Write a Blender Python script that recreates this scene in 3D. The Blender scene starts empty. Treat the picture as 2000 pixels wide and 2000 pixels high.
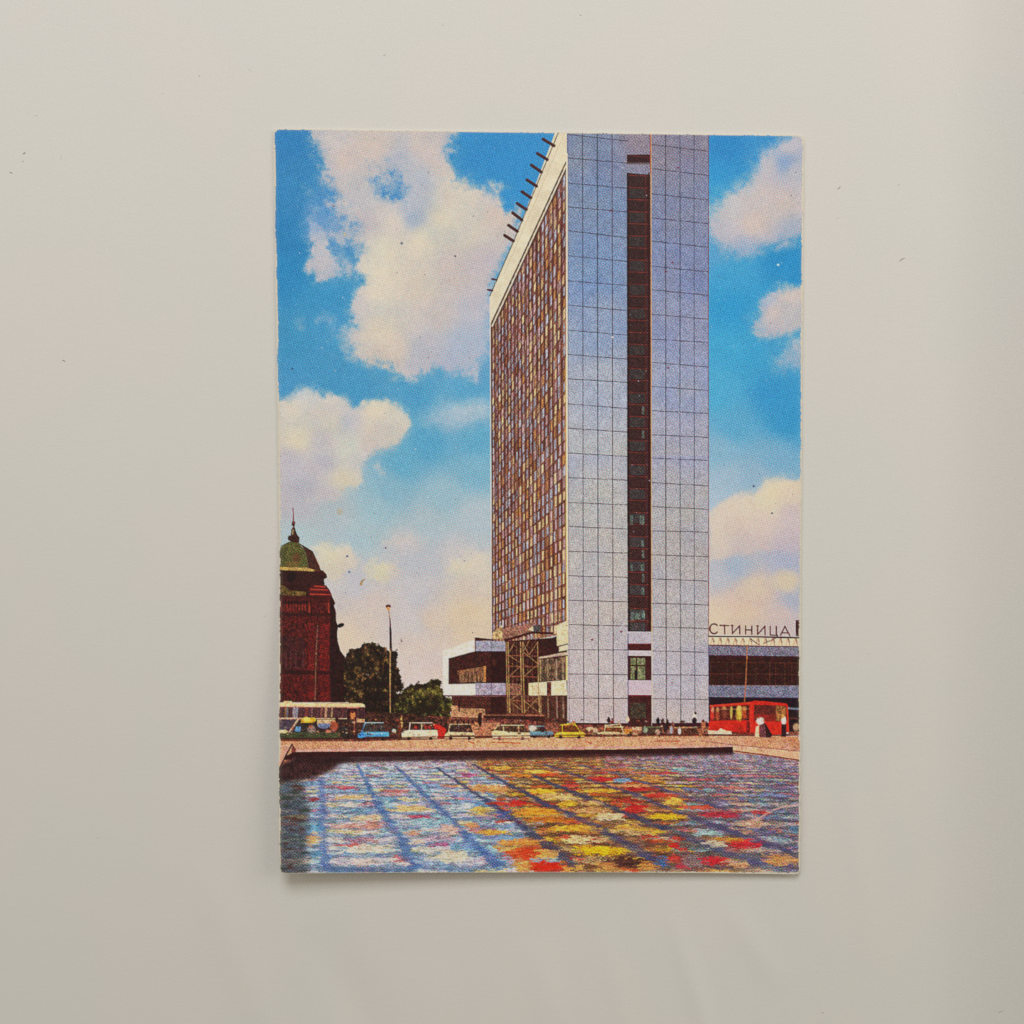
import bpy, math, random
import numpy as np

# ---------------------------------------------------------------- camera, world, lamps, exposure
scene = bpy.context.scene
col = scene.collection

cam_data = bpy.data.cameras.new("camera")
cam_data.angle = math.radians(46.0)
cam_data.clip_start = 0.01
cam_data.clip_end = 20.0
cam = bpy.data.objects.new("camera", cam_data)
cam.location = (-0.00532, 0.00983, 0.24242)
cam.rotation_euler = (-0.04578, 0.00135, 0.00122)
col.objects.link(cam)
scene.camera = cam

world = bpy.data.worlds.new("World")
scene.world = world
world.use_nodes = True
world.node_tree.nodes["Background"].inputs[0].default_value = (1.0, 0.88, 0.72, 1)
world.node_tree.nodes["Background"].inputs[1].default_value = 0.245


def area_lamp(name, loc, target, size, power, color):
    d = bpy.data.lights.new(name, 'AREA')
    d.shape = 'SQUARE'
    d.size = size
    d.energy = power
    d.color = color
    o = bpy.data.objects.new(name, d)
    o.location = loc
    import mathutils
    v = mathutils.Vector(target) - mathutils.Vector(loc)
    o.rotation_euler = v.to_track_quat('-Z', 'Y').to_euler()
    col.objects.link(o)
    return o


area_lamp("window_light", (-0.06, 0.52, 0.56), (0, 0.02, 0), 0.30, 2.90, (0.98, 1.0, 1.06))
area_lamp("side_window_light", (0.62, 0.26, 0.55), (0, 0, 0), 0.50, 1.60, (1.0, 0.94, 0.85))
area_lamp("room_light", (-0.60, 0.25, 0.75), (0, 0, 0), 0.45, 0.85, (1.0, 0.95, 0.89))

vs = scene.view_settings
vs.view_transform = 'Standard'
vs.look = 'None'
vs.exposure = 0.0
vs.gamma = 1.0
vs.use_curve_mapping = False
scene.cycles.use_denoising = False

# ---------------------------------------------------------------- material helpers


def new_mat(name, rough=0.6, spec=0.3):
    m = bpy.data.materials.new(name)
    m.use_nodes = True
    nt = m.node_tree
    b = nt.nodes["Principled BSDF"]
    b.inputs["Roughness"].default_value = rough
    b.inputs["Specular IOR Level"].default_value = spec
    return m, nt, b


def mesh_from_arrays(name, verts, quads, smooth=True):
    me = bpy.data.meshes.new(name)
    n = len(verts)
    f = len(quads)
    me.vertices.add(n)
    me.vertices.foreach_set("co", np.ascontiguousarray(verts, np.float32).ravel())
    me.loops.add(f * 4)
    me.loops.foreach_set("vertex_index", np.ascontiguousarray(quads, np.int32).ravel())
    me.polygons.add(f)
    me.polygons.foreach_set("loop_start", np.arange(f, dtype=np.int32) * 4)
    me.polygons.foreach_set("loop_total", np.full(f, 4, np.int32))
    me.update(calc_edges=True)
    if smooth:
        me.polygons.foreach_set("use_smooth", np.ones(f, bool))
    return me


def smooth01(a, b, x):
    q = np.clip((x - a) / (b - a), 0, 1)
    return q * q * (3 - 2 * q)


# ---------------------------------------------------------------- the white paper it lies on
def paper_height(X, Y):
    z = np.zeros_like(X)
    # upward slope added on the right so the sheet shades darker there
    z += 0.0260 * smooth01(0.080, 0.130, X)
    # long shallow waves
    z += 0.00022 * np.sin(X * 43 + 1.3 + 8 * Y) * np.sin(Y * 31 + .4)
    z += 0.00010 * np.sin(X * 97 - 30 * Y + .6)
    # soft creases below the card
    def crease(x0, y0, x1, y1, w, h):
        dx, dy = x1 - x0, y1 - y0
        L2 = dx * dx + dy * dy
        t = np.clip(((X - x0) * dx + (Y - y0) * dy) / L2, 0, 1)
        d = np.hypot(X - x0 - t * dx, Y - y0 - t * dy)
        env = np.clip(4 * t * (1 - t), 0, 1)
        return h * env * np.exp(-(d / w) ** 2)
    z += crease(.026, -.080, .043, -.135, .0020, .00045)
    z += crease(.038, -.080, .050, -.100, .0026, .00030)
    z += crease(.062, -.050, .068, -.095, .0022, .00026)
    z += crease(-.045, -.085, -.030, -.120, .0050, -.00045)
    z += crease(.000, -.088, .004, -.115, .0036, .00032)
    z += crease(-.070, -.070, -.052, -.118, .0040, .00030)
    z += crease(-.020, -.092, -.024, -.118, .0034, .00026)
    z += crease(.014, -.086, .018, -.112, .0024, .00022)
    return z


n = 420
xs = np.linspace(-0.42, 0.42, n)
ys = np.linspace(-0.42, 0.42, n)
# denser in the middle
xs = np.sign(xs) * (np.abs(xs) / .42) ** 1.7 * .42
ys = np.sign(ys) * (np.abs(ys) / .42) ** 1.7 * .42
X, Y = np.meshgrid(xs, ys)
pv = np.stack([X, Y, paper_height(X, Y)], -1).reshape(-1, 3)
I, J = np.meshgrid(np.arange(n - 1), np.arange(n - 1))
a = (J * n + I).ravel()
paper_me = mesh_from_arrays("paper_sheet", pv, np.stack([a, a + 1, a + n + 1, a + n], 1))
paper = bpy.data.objects.new("paper_sheet", paper_me)
paper["kind"] = "structure"
paper["label"] = "large plain off-white paper sheet lying under the postcard"
col.objects.link(paper)

m, nt, b = new_mat("matte_paper", 0.85, 0.15)
tc = nt.nodes.new("ShaderNodeTexCoord")
n1 = nt.nodes.new("ShaderNodeTexNoise")
n1.inputs["Scale"].default_value = 26
n1.inputs["Detail"].default_value = 4
n2 = nt.nodes.new("ShaderNodeTexNoise")
n2.inputs["Scale"].default_value = 2600
n2.inputs["Detail"].default_value = 3
ramp = nt.nodes.new("ShaderNodeMix")
ramp.data_type = 'RGBA'
ramp.inputs[6].default_value = (0.752, 0.728, 0.680, 1)
ramp.inputs[7].default_value = (0.740, 0.737, 0.680, 1)
nt.links.new(tc.outputs["Object"], n1.inputs["Vector"])
nt.links.new(tc.outputs["Object"], n2.inputs["Vector"])
rmp = nt.nodes.new("ShaderNodeMapRange")
rmp.inputs[1].default_value = .38
rmp.inputs[2].default_value = .62
nt.links.new(n1.outputs["Fac"], rmp.inputs[0])
nt.links.new(rmp.outputs[0], ramp.inputs[0])
nt.links.new(ramp.outputs[2], b.inputs["Base Color"])
mp = nt.nodes.new("ShaderNodeMapping")
mp.inputs["Scale"].default_value = (0.35, 1.0, 1.0)
n3 = nt.nodes.new("ShaderNodeTexNoise")
n3.inputs["Scale"].default_value = 1100
n3.inputs["Detail"].default_value = 2
nt.links.new(tc.outputs["Object"], mp.inputs["Vector"])
nt.links.new(mp.outputs["Vector"], n3.inputs["Vector"])
add = nt.nodes.new("ShaderNodeMath")
add.operation = 'ADD'
nt.links.new(n2.outputs["Fac"], add.inputs[0])
nt.links.new(n3.outputs["Fac"], add.inputs[1])
bump = nt.nodes.new("ShaderNodeBump")
bump.inputs["Strength"].default_value = 0.30
bump.inputs["Distance"].default_value = 0.00006
nt.links.new(add.outputs[0], bump.inputs["Height"])
nt.links.new(bump.outputs["Normal"], b.inputs["Normal"])
paper_me.materials.append(m)

# small fibres and dents in the paper (photo measurements turned into millimetres on the sheet)
rng = np.random.default_rng(5)
speck_mat, _, sb = new_mat("grey_fibre", 0.9, 0.1)
sb.inputs["Base Color"].default_value = (0.40, 0.38, 0.34, 1)
speck_pale, _, sb = new_mat("pale_fibre", 0.9, 0.1)
sb.inputs["Base Color"].default_value = (0.64, 0.61, 0.56, 1)


def add_speck(u, v, length, width, ang, pale):
    # a short bent fibre: a six-sided tapered tube lying on the sheet
    x = (-106.9 + (95.2 + 106.9) * u / 2000) / 1000
    y = (99.8 - 206.2 * v / 2000) / 1000
    x += (-3.7 * (v / 2000) * (1 - u / 1000)) / 1000
    k = 5
    vs_, fs_ = [], []
    bend = rng.uniform(-.25, .25)
    for i in range(k):
        s = (i / (k - 1) - .5)
        r = width * .5 * (1 - (2 * s) ** 2 * .75)
        a2 = ang + bend * s * 4
        cx, cy = math.cos(a2) * s * length, math.sin(a2) * s * length
        for q in range(6):
            th = q * math.pi / 3
            vs_.append((cx - math.sin(ang) * r * math.cos(th), cy + math.cos(ang) * r * math.cos(th), r * .6 * math.sin(th)))
    for i in range(k - 1):
        for q in range(6):
            fs_.append((i * 6 + q, i * 6 + (q + 1) % 6, (i + 1) * 6 + (q + 1) % 6, (i + 1) * 6 + q))
    me = bpy.data.meshes.new("speck")
    me.from_pydata(vs_, [], fs_ + [tuple(range(5, -1, -1)), tuple(range((k - 1) * 6, k * 6))])
    me.materials.append(speck_pale if pale else speck_mat)
    o = bpy.data.objects.new("speck", me)
    zz = float(paper_height(np.array([x]), np.array([y]))[0])
    o.location = (x, y, zz + width * .12)
    o.parent = paper
    col.objects.link(o)


MM = 0.001
for u, v, L, w, ang, pale in [
    (48, 290, .9, .45, .6, 0), (46, 305, .5, .4, 1.2, 1), (22, 327, .9, .4, -.5, 0), (120, 297, 1.4, .28, 1.4, 1),
    (125, 687, 1.0, .4, -.4, 0), (47, 684, 1.5, .6, 1.5, 1), (72, 218, .8, .25, 0, 1), (158, 485, .7, .3, -.4, 1),
    (390, 142, .5, .4, .4, 1), (457, 97, .5, .2, 1.5, 1), (573, 37, .8, .2, -.6, 1), (489, 131, .9, .2, -.7, 1),
    (752, 103, 1.0, .3, .3, 1), (1135, 27, .5, .5, .4, 1), (1641, 354, 1.1, .38, .7, 0), (1764, 490, 1.8, .38, .55, 0),
    (1638, 411, 1.0, .2, .6, 1), (1758, 348, .7, .3, .5, 1), (1892, 237, 1.2, .28, .3, 1), (1983, 183, 1.3, .3, 1.1, 1),
    (1960, 588, .6, .35, 0, 1), (1657, 762, .8, .25, .4, 1), (1902, 937, .7, .3, -.2, 1), (520, 1185, .9, .22, .5, 1),
    (348, 1272, .5, .3, 0, 1), (405, 1136, .8, .3, .5, 1), (98, 1602, .6, .35, 0, 1), (192, 1625, .9, .3, .6, 1),
    (487, 1605, .6, .3, -.9, 1), (1960, 1371, .7, .4, 0, 1), (1945, 1950, 1.8, .5, .7, 1), (1612, 1975, 1.0, .4, -.5, 1),
    (1057, 1922, .5, .2, 1.4, 1), (1601, 1893, .5, .3, 0, 1), (1698, 1258, .5, .3, 0, 1), (352, 329, .6, .2, .9, 1),
    (866, 47, .6, .2, 1.1, 1), (318, 176, .4, .3, 0, 1), (1867, 180, .9, .25, 1.2, 1), (83, 402, 1.3, .3, .1, 1)]:
    if pale and (int(u) * 7 + int(v)) % 5 in (1, 3):
        continue
    add_speck(u, v, L * MM * .8, w * MM * .55, ang, pale)

# ---------------------------------------------------------------- the printed picture, drawn in code
# The print is worked out on a drawing sheet whose units are the 2000-unit measurements taken
# from the photograph; it is then carried over to the card's own surface as ink colours.
OX, OY, CW, CH = 520, 240, 1060, 1480
img = np.zeros((CH, CW, 3), np.float32)
rid = np.zeros((CH, CW), np.int16)
REG = []          # (name, parent index or None, label)


def region(name, parent=None, label=None):
    REG.append((name, parent, label))
    return len(REG)


def zc(ox, oy, s):
    def f(*pts):
        return [(ox + x / s, oy + y / s) for x, y in pts]
    return f


z1 = zc(500, 230, 3.864); z2 = zc(900, 230, 3.863); z3 = zc(1090, 230, 3.788)
z4 = zc(500, 700, 3.864); z5 = zc(930, 700, 3.864); z6 = zc(1330, 700, 3.863)
y1 = zc(520, 980, 6.44); y2 = zc(520, 1200, 6.44); y3 = zc(780, 1180, 5.52)
y4 = zc(1080, 1200, 6.0375); y5 = zc(1340, 1190, 6.231)
y6 = zc(520, 1430, 3.45); y7 = zc(1020, 1430, 3.45)
nrng = np.random.default_rng(11)


def vnoise(h, w, sx, sy, seed):
    r = np.random.default_rng(seed)
    gh, gw = int(h / sy) + 3, int(w / sx) + 3
    g = r.random((gh, gw)).astype(np.float32)
    yy = np.arange(h, dtype=np.float32) / sy
    xx = np.arange(w, dtype=np.float32) / sx
    iy = yy.astype(int); ix = xx.astype(int)
    fy = yy - iy; fx = xx - ix
    fy = (fy * fy * (3 - 2 * fy))[:, None]; fx = (fx * fx * (3 - 2 * fx))[None]
    A = g[iy][:, ix]; B = g[iy][:, ix + 1]; C = g[iy + 1][:, ix]; D = g[iy + 1][:, ix + 1]
    return (A * (1 - fx) + B * fx) * (1 - fy) + (C * (1 - fx) + D * fx) * fy


def fbm(h, w, sx, sy=None, octv=4, seed=0, gain=.55):
    sy = sy or sx
    out = np.zeros((h, w), np.float32); amp = 1; tot = 0
    for o in range(octv):
        if min(sx, sy) < .9:
            break
        out += amp * vnoise(h, w, max(sx, 1), max(sy, 1), seed * 17 + o)
        tot += amp; amp *= gain; sx /= 2; sy /= 2
    return out / tot


def bbox(pts, pad=2):
    p = np.array(pts)
    x0 = max(int(math.floor(p[:, 0].min() - pad)) - OX, 0); x1 = min(int(math.ceil(p[:, 0].max() + pad)) - OX, CW)
    y0 = max(int(math.floor(p[:, 1].min() - pad)) - OY, 0); y1_ = min(int(math.ceil(p[:, 1].max() + pad)) - OY, CH)
    return x0, y0, max(x1, x0), max(y1_, y0)


def polymask(pts, ss=3, pad=2):
    x0, ya, x1, yb = bbox(pts, pad)
    h, w = yb - ya, x1 - x0
    if h <= 0 or w <= 0:
        return None
    if h * w > 300000:
        ss = 2
    yy = (np.arange(h * ss) + .5) / ss + ya + OY
    xx = (np.arange(w * ss) + .5) / ss + x0 + OX
    ins = np.zeros((h * ss, w * ss), bool)
    n = len(pts)
    for i in range(n):
        xa, yA = pts[i]; xb, yB = pts[(i + 1) % n]
        if yA == yB:
            continue
        r = (yA > yy) != (yB > yy)
        k = np.nonzero(r)[0]
        if len(k) == 0:
            continue
        xi = xa + (yy[k] - yA) * (xb - xa) / (yB - yA)
        ins[k] ^= xx[None, :] < xi[:, None]
    return x0, ya, x1, yb, ins.reshape(h, ss, w, ss).mean((1, 3)).astype(np.float32)


def put(x0, ya, x1, yb, mask, c, rg=None, noise=0, nsx=3, nsy=3):
    c = np.asarray(c, np.float32)
    if c.ndim == 1:
        c = np.broadcast_to(c, (yb - ya, x1 - x0, 3))
    if noise:
        s = int(nrng.integers(1 << 20))
        nz = (fbm(yb - ya, x1 - x0, nsx, nsy, 3, s) - .5) * 2
        c = c * (1 + noise * nz[..., None])
    sub = img[ya:yb, x0:x1]
    sub += (c - sub) * mask[..., None]
    if rg:
        rid[ya:yb, x0:x1][mask > .5] = rg


def fill(pts, c, rg=None, noise=0, a=1, nsx=3, nsy=3):
    m_ = polymask(pts)
    if m_ is None:
        return
    put(*m_[:4], m_[4] * a, c, rg, noise, nsx, nsy)


def rect(xa, ya, xb, yb, c, rg=None, noise=0, a=1, nsx=3, nsy=3):
    fill([(xa, ya), (xb, ya), (xb, yb), (xa, yb)], c, rg, noise, a, nsx, nsy)


def line(pts, wid, c, rg=None, a=1, rough=0, taper=None):
    for i in range(len(pts) - 1):
        (xa, ya), (xb, yb) = pts[i], pts[i + 1]
        X0, Y0, X1, Y1 = bbox([pts[i], pts[i + 1]], wid + 2)
        if X1 <= X0 or Y1 <= Y0:
            continue
        gy, gx = np.mgrid[Y0:Y1, X0:X1].astype(np.float32)
        gx += OX + .5; gy += OY + .5
        dx, dy = xb - xa, yb - ya
        L2 = dx * dx + dy * dy + 1e-6
        t = np.clip(((gx - xa) * dx + (gy - ya) * dy) / L2, 0, 1)
        d = np.hypot(gx - xa - t * dx, gy - ya - t * dy)
        w = wid if taper is None else wid + (taper - wid) * t
        mk = np.clip(w / 2 + .5 - d, 0, 1) * np.minimum(1, w)
        if rough:
            s = int(nrng.integers(1 << 20))
            mk = mk * np.clip(1 - rough + 2 * rough * vnoise(Y1 - Y0, X1 - X0, 5, 5, s), 0, 1)
        put(X0, Y0, X1, Y1, mk * a, c, rg)


def blob(cx, cy, rx, ry, c, a=1, soft=.35, rg=None, noise=0, wob=.25, ang=0):
    R = max(rx, ry) * 1.5 + 2
    X0, Y0, X1, Y1 = bbox([(cx - R, cy - R), (cx + R, cy + R)], 1)
    if X1 <= X0 or Y1 <= Y0:
        return
    gy, gx = np.mgrid[Y0:Y1, X0:X1].astype(np.float32)
    gx += OX + .5 - cx; gy += OY + .5 - cy
    ca, sa = math.cos(ang), math.sin(ang)
    u = (gx * ca + gy * sa) / rx; v = (-gx * sa + gy * ca) / ry
    r = np.hypot(u, v)
    if wob:
        s = int(nrng.integers(1 << 20))
        r = r + (fbm(Y1 - Y0, X1 - X0, max(2, rx * .6), max(2, ry * .6), 3, s) - .5) * 2 * wob
    mk = 1 - smooth01(1 - soft, 1 + soft, r)
    put(X0, Y0, X1, Y1, (mk * a).astype(np.float32), c, rg, noise)


def box_blur(a, r):
    r = int(r)
    if r < 1:
        return a
    for ax in (0, 1):
        for _ in range(2):
            p = np.pad(a, [(r + 1, r) if k == ax else (0, 0) for k in (0, 1)], mode='edge')
            cs = np.cumsum(p, axis=ax, dtype=np.float64)
            k = 2 * r + 1
            a = ((cs[k:] - cs[:-k]) if ax == 0 else (cs[:, k:] - cs[:, :-k])) / k
            a = a.astype(np.float32)
    return a


def colour_field(samples, x0, ya, x1, yb, power=1.6, step=6):
    """smooth colours through scattered samples (x, y, (r,g,b))"""
    gx = np.arange(x0, x1 + step, step, dtype=np.float32) + OX
    gy = np.arange(ya, yb + step, step, dtype=np.float32) + OY
    acc = np.zeros((len(gy), len(gx), 3), np.float32); ws = np.zeros((len(gy), len(gx), 1), np.float32)
    for sx, sy, c in samples:
        w = 1 / (((gx[None] - sx) ** 2 + (gy[:, None] - sy) ** 2 + 150) ** power)
        acc += w[..., None] * np.array(c, np.float32); ws += w[..., None]
    g = acc / ws
    yy = np.arange(yb - ya) / step; xx = np.arange(x1 - x0) / step
    iy = yy.astype(int); ix = xx.astype(int)
    fy = (yy - iy)[:, None, None].astype(np.float32); fx = (xx - ix)[None, :, None].astype(np.float32)
    iy2 = np.minimum(iy + 1, g.shape[0] - 1); ix2 = np.minimum(ix + 1, g.shape[1] - 1)
    return (g[iy][:, ix] * (1 - fx) + g[iy][:, ix2] * fx) * (1 - fy) + (g[iy2][:, ix] * (1 - fx) + g[iy2][:, ix2] * fx) * fy


def S(zf, rows):
    return [(*zf((x, y))[0], c) for x, y, c in rows]


# ---- sky
R_SKY = region("printed_sky", None, "deep blue printed sky fading to pale pink near the horizon")
rid[:] = R_SKY
sky = S(z1, [(200, 130, (52, 132, 194)), (250, 500, (58, 136, 194)), (200, 900, (48, 132, 190)), (230, 1150, (50, 138, 196)), (500, 1350, (66, 148, 202)),
             (250, 1700, (70, 148, 198)), (600, 1700, (74, 152, 204)), (600, 1900, (76, 150, 200)), (1700, 300, (52, 140, 206)), (1600, 180, (56, 142, 206)),
             (1850, 420, (56, 144, 210)), (560, 760, (78, 142, 204)), (1000, 500, (70, 138, 202)), (1700, 1880, (96, 160, 208))])
sky += S(z4, [(300, 150, (78, 150, 202)), (700, 260, (78, 152, 202)), (1200, 250, (84, 156, 204)), (1600, 250, (92, 162, 208)), (1500, 440, (120, 172, 208)),
              (1300, 640, (92, 162, 206)), (1650, 620, (100, 166, 206)), (1100, 800, (104, 168, 206)), (1650, 850, (124, 176, 208)), (1000, 1000, (132, 178, 206)),
              (1400, 1050, (146, 184, 206)), (900, 1150, (150, 186, 206)), (600, 1200, (166, 186, 200)), (300, 1150, (172, 180, 194)), (300, 1350, (164, 190, 202)), (800, 1350, (160, 188, 202)),
              (1300, 1250, (162, 186, 202)), (1650, 1200, (168, 190, 206)), (1100, 1450, (182, 188, 196)), (1500, 1500, (186, 190, 198)), (750, 1700, (184, 188, 196)),
              (1200, 1800, (186, 190, 198)), (900, 1900, (196, 188, 186)), (200, 1050, (176, 178, 190))])
sky += S(y2, [(1200, 100, (196, 188, 182)), (1800, 100, (196, 194, 196)), (1800, 500, (206, 194, 186)), (1850, 800, (206, 194, 190)), (1050, 300, (208, 194, 178))])
sky += S(y3, [(300, 200, (202, 188, 174)), (700, 150, (208, 192, 170)), (850, 300, (208, 192, 172)), (200, 500, (204, 190, 182)), (200, 260, (190, 190, 192)), (350, 700, (206, 192, 186))])
sky += S(z3, [(1250, 200, (50, 138, 206)), (1200, 400, (56, 150, 214)), (1160, 580, (70, 158, 216)), (1500, 170, (64, 146, 210)), (1300, 1150, (70, 160, 216)), (1700, 1050, (48, 144, 206)),
              (1300, 1400, (56, 154, 214)), (1300, 1700, (72, 164, 218)), (1500, 1750, (66, 158, 212)), (1650, 1700, (74, 156, 208)), (1160, 960, (90, 160, 214))])
sky += S(z6, [(300, 250, (84, 168, 218)), (700, 250, (60, 150, 208)), (800, 450, (62, 150, 206)), (400, 500, (96, 166, 212)), (300, 700, (130, 176, 210)), (700, 750, (120, 170, 208)),
              (350, 900, (150, 182, 210)), (260, 1050, (160, 188, 214)), (600, 880, (140, 176, 206)), (400, 1560, (156, 176, 200)), (800, 1520, (166, 176, 198)), (300, 1650, (176, 184, 198)),
              (600, 1780, (200, 184, 176)), (850, 1840, (166, 176, 194)), (400, 1850, (206, 188, 178))])
sky += S(y5, [(700, 60, (206, 188, 172)), (1200, 60, (198, 184, 182)), (350, 100, (214, 196, 178))])
img[:] = colour_field(sky, 0, 0, CW, CH, 1.7)
img *= np.array((1.01, .99, .98), np.float32)
img *= (1 + .05 * (fbm(CH, CW, 30, 30, 5, 777, .7) - .5))[..., None]

cloud_cols = S(z1, [(600, 180, (192, 188, 192)), (700, 320, (198, 186, 184)), (900, 200, (198, 188, 184)), (1250, 200, (190, 184, 186)), (1100, 320, (176, 182, 196)), (1380, 250, (194, 186, 188)),
                    (560, 430, (192, 188, 194)), (680, 520, (196, 190, 190)), (700, 620, (190, 188, 194)), (1250, 480, (178, 184, 198)), (1180, 620, (172, 180, 198)), (1180, 760, (168, 178, 198)),
                    (850, 640, (184, 186, 194)), (820, 780, (190, 184, 190)), (1450, 520, (208, 196, 186)), (1560, 640, (210, 200, 188)), (1800, 560, (196, 188, 190)), (1400, 760, (210, 202, 186)),
                    (1050, 820, (206, 198, 190)), (950, 1000, (214, 206, 188)), (1250, 900, (212, 204, 186)), (1600, 850, (206, 196, 184)), (1850, 760, (202, 188, 182)), (900, 1150, (214, 206, 190)),
                    (900, 1350, (212, 204, 190)), (950, 1600, (212, 200, 184)), (1050, 1750, (208, 194, 184)), (1250, 1250, (204, 194, 184)), (1500, 1150, (198, 184, 182)), (1700, 1100, (190, 182, 190)),
                    (1400, 1500, (192, 184, 186)), (1650, 1450, (178, 180, 196)), (1250, 1750, (186, 182, 192)), (1550, 1700, (168, 178, 200)), (1700, 1600, (172, 182, 204)),
                    (480, 1000, (190, 188, 198)), (470, 1130, (194, 188, 194)), (660, 1130, (186, 186, 198)), (780, 1400, (202, 194, 196)), (550, 1500, (150, 172, 202)), (420, 780, (150, 170, 204))])
cloud_cols += S(z4, [(1000, 20, (204, 192, 182)), (1200, 80, (190, 186, 194)), (1500, 60, (176, 182, 200)), (1650, 140, (182, 186, 200)), (360, 260, (190, 194, 200)), (250, 420, (206, 198, 188)),
                     (560, 340, (202, 194, 192)), (300, 620, (212, 202, 180)), (560, 480, (208, 198, 184)), (900, 400, (212, 202, 186)), (900, 520, (204, 194, 184)), (1120, 500, (208, 200, 188)),
                     (1000, 620, (208, 198, 186)), (850, 680, (204, 192, 186)), (700, 470, (186, 186, 198)), (500, 640, (188, 184, 190)), (690, 690, (198, 204, 194)), (250, 780, (178, 178, 192)),
                     (500, 800, (178, 178, 192)), (740, 760, (196, 194, 194)), (650, 930, (214, 204, 178)), (560, 1050, (192, 188, 192)), (350, 950, (176, 178, 190)), (920, 850, (184, 186, 194)),
                     (550, 1500, (214, 204, 176)), (700, 1500, (212, 198, 182)), (560, 1620, (212, 198, 172)), (920, 1610, (216, 206, 166)), (1060, 1640, (202, 190, 180)), (1500, 1580, (212, 202, 176)),
                     (1680, 1560, (210, 198, 180)), (1600, 1750, (206, 192, 178)), (1150, 1390, (198, 188, 188))])
cloud_cols += S(z4, [(1350, 440, (168, 188, 208)), (1500, 420, (176, 192, 208)), (1700, 400, (186, 196, 208))])
cloud_cols += S(z3, [(1700, 200, (186, 182, 196)), (1550, 350, (186, 184, 196)), (1680, 330, (140, 162, 202)), (1500, 560, (190, 184, 190)), (1650, 650, (194, 184, 184)), (1300, 680, (188, 186, 194)),
                     (1450, 780, (198, 186, 184)), (1700, 850, (180, 180, 194)), (1250, 820, (186, 184, 196)), (1400, 960, (170, 178, 200)), (1750, 400, (184, 182, 192)),
                     (1700, 1300, (194, 184, 186)), (1600, 1420, (196, 184, 184)), (1560, 1350, (170, 176, 200)), (1750, 1480, (192, 186, 188)), (1560, 1560, (188, 184, 192)), (1740, 1780, (178, 180, 196))])
cloud_cols += S(z6, [(450, 1080, (208, 194, 182)), (700, 960, (212, 198, 176)), (660, 1050, (212, 200, 178)), (850, 1000, (208, 192, 176)), (350, 1180, (206, 192, 182)), (600, 1250, (202, 188, 182)),
                     (850, 1180, (192, 180, 186)), (500, 1380, (200, 186, 182)), (260, 1350, (208, 194, 182)), (800, 1380, (190, 180, 188))])


def cloud(polys, soft, amp, wdt, nscale, seed, a=1, holes=(), name="printed_cloud", mk=True, label=None):
    allp = [p for q in polys for p in q]
    x0, ya, x1, yb = bbox(allp, soft * 3 + 6)
    f = np.zeros((yb - ya, x1 - x0), np.float32)
    for q in polys:
        m_ = polymask(q, 1, 0)
        f[m_[1] - ya:m_[3] - ya, m_[0] - x0:m_[2] - x0] = np.maximum(f[m_[1] - ya:m_[3] - ya, m_[0] - x0:m_[2] - x0], m_[4])
    for q, ha in holes:
        m_ = polymask(q, 1, 0)
        sub = f[m_[1] - ya:m_[3] - ya, m_[0] - x0:m_[2] - x0]
        sub *= 1 - m_[4] * ha
    hh_, ww_ = yb - ya, x1 - x0
    nz = fbm(hh_, ww_, nscale, nscale, 5, seed, .66) - .5
    n2_ = fbm(hh_, ww_, nscale * 2.2, nscale * 2.2, 4, seed + 5, .6) - .5
    n3_ = fbm(hh_, ww_, 9, 9, 3, seed + 9, .7) - .5
    e_ = box_blur(f, soft * 2.2)
    e_ = np.clip(4.4 * e_ * (1 - e_), .12, 1)
    nz = nz * e_; n3_ = n3_ * e_
    core = box_blur(f, soft * 1.3) + amp * (1.5 * nz + .9 * n3_)
    halo = box_blur(f, soft * 3.4) + amp * (1.6 * nz + .8 * n3_) + .7 * n2_
    al = .52 * smooth01(.5 - wdt * 1.3, .5 + wdt * 1.4, core) + .48 * smooth01(.08, .86, halo)
    al = al * (1 - .14 * np.clip(.5 + 2.2 * n2_, 0, 1)) * a
    c = colour_field(cloud_cols, x0, ya, x1, yb, 1.7)
    sh = (fbm(yb - ya, x1 - x0, 22, 22, 4, seed + 99) - .5)
    c = c * (1.015 + .05 * sh[..., None]) + (box_blur(f, 26) - box_blur(np.roll(f, -22, 0), 26))[..., None] * np.array((-26, -20, -6), np.float32)
    rg = region(name, R_SKY, label) if mk else None
    put(x0, ya, x1, yb, al.astype(np.float32), c, rg)


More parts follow.
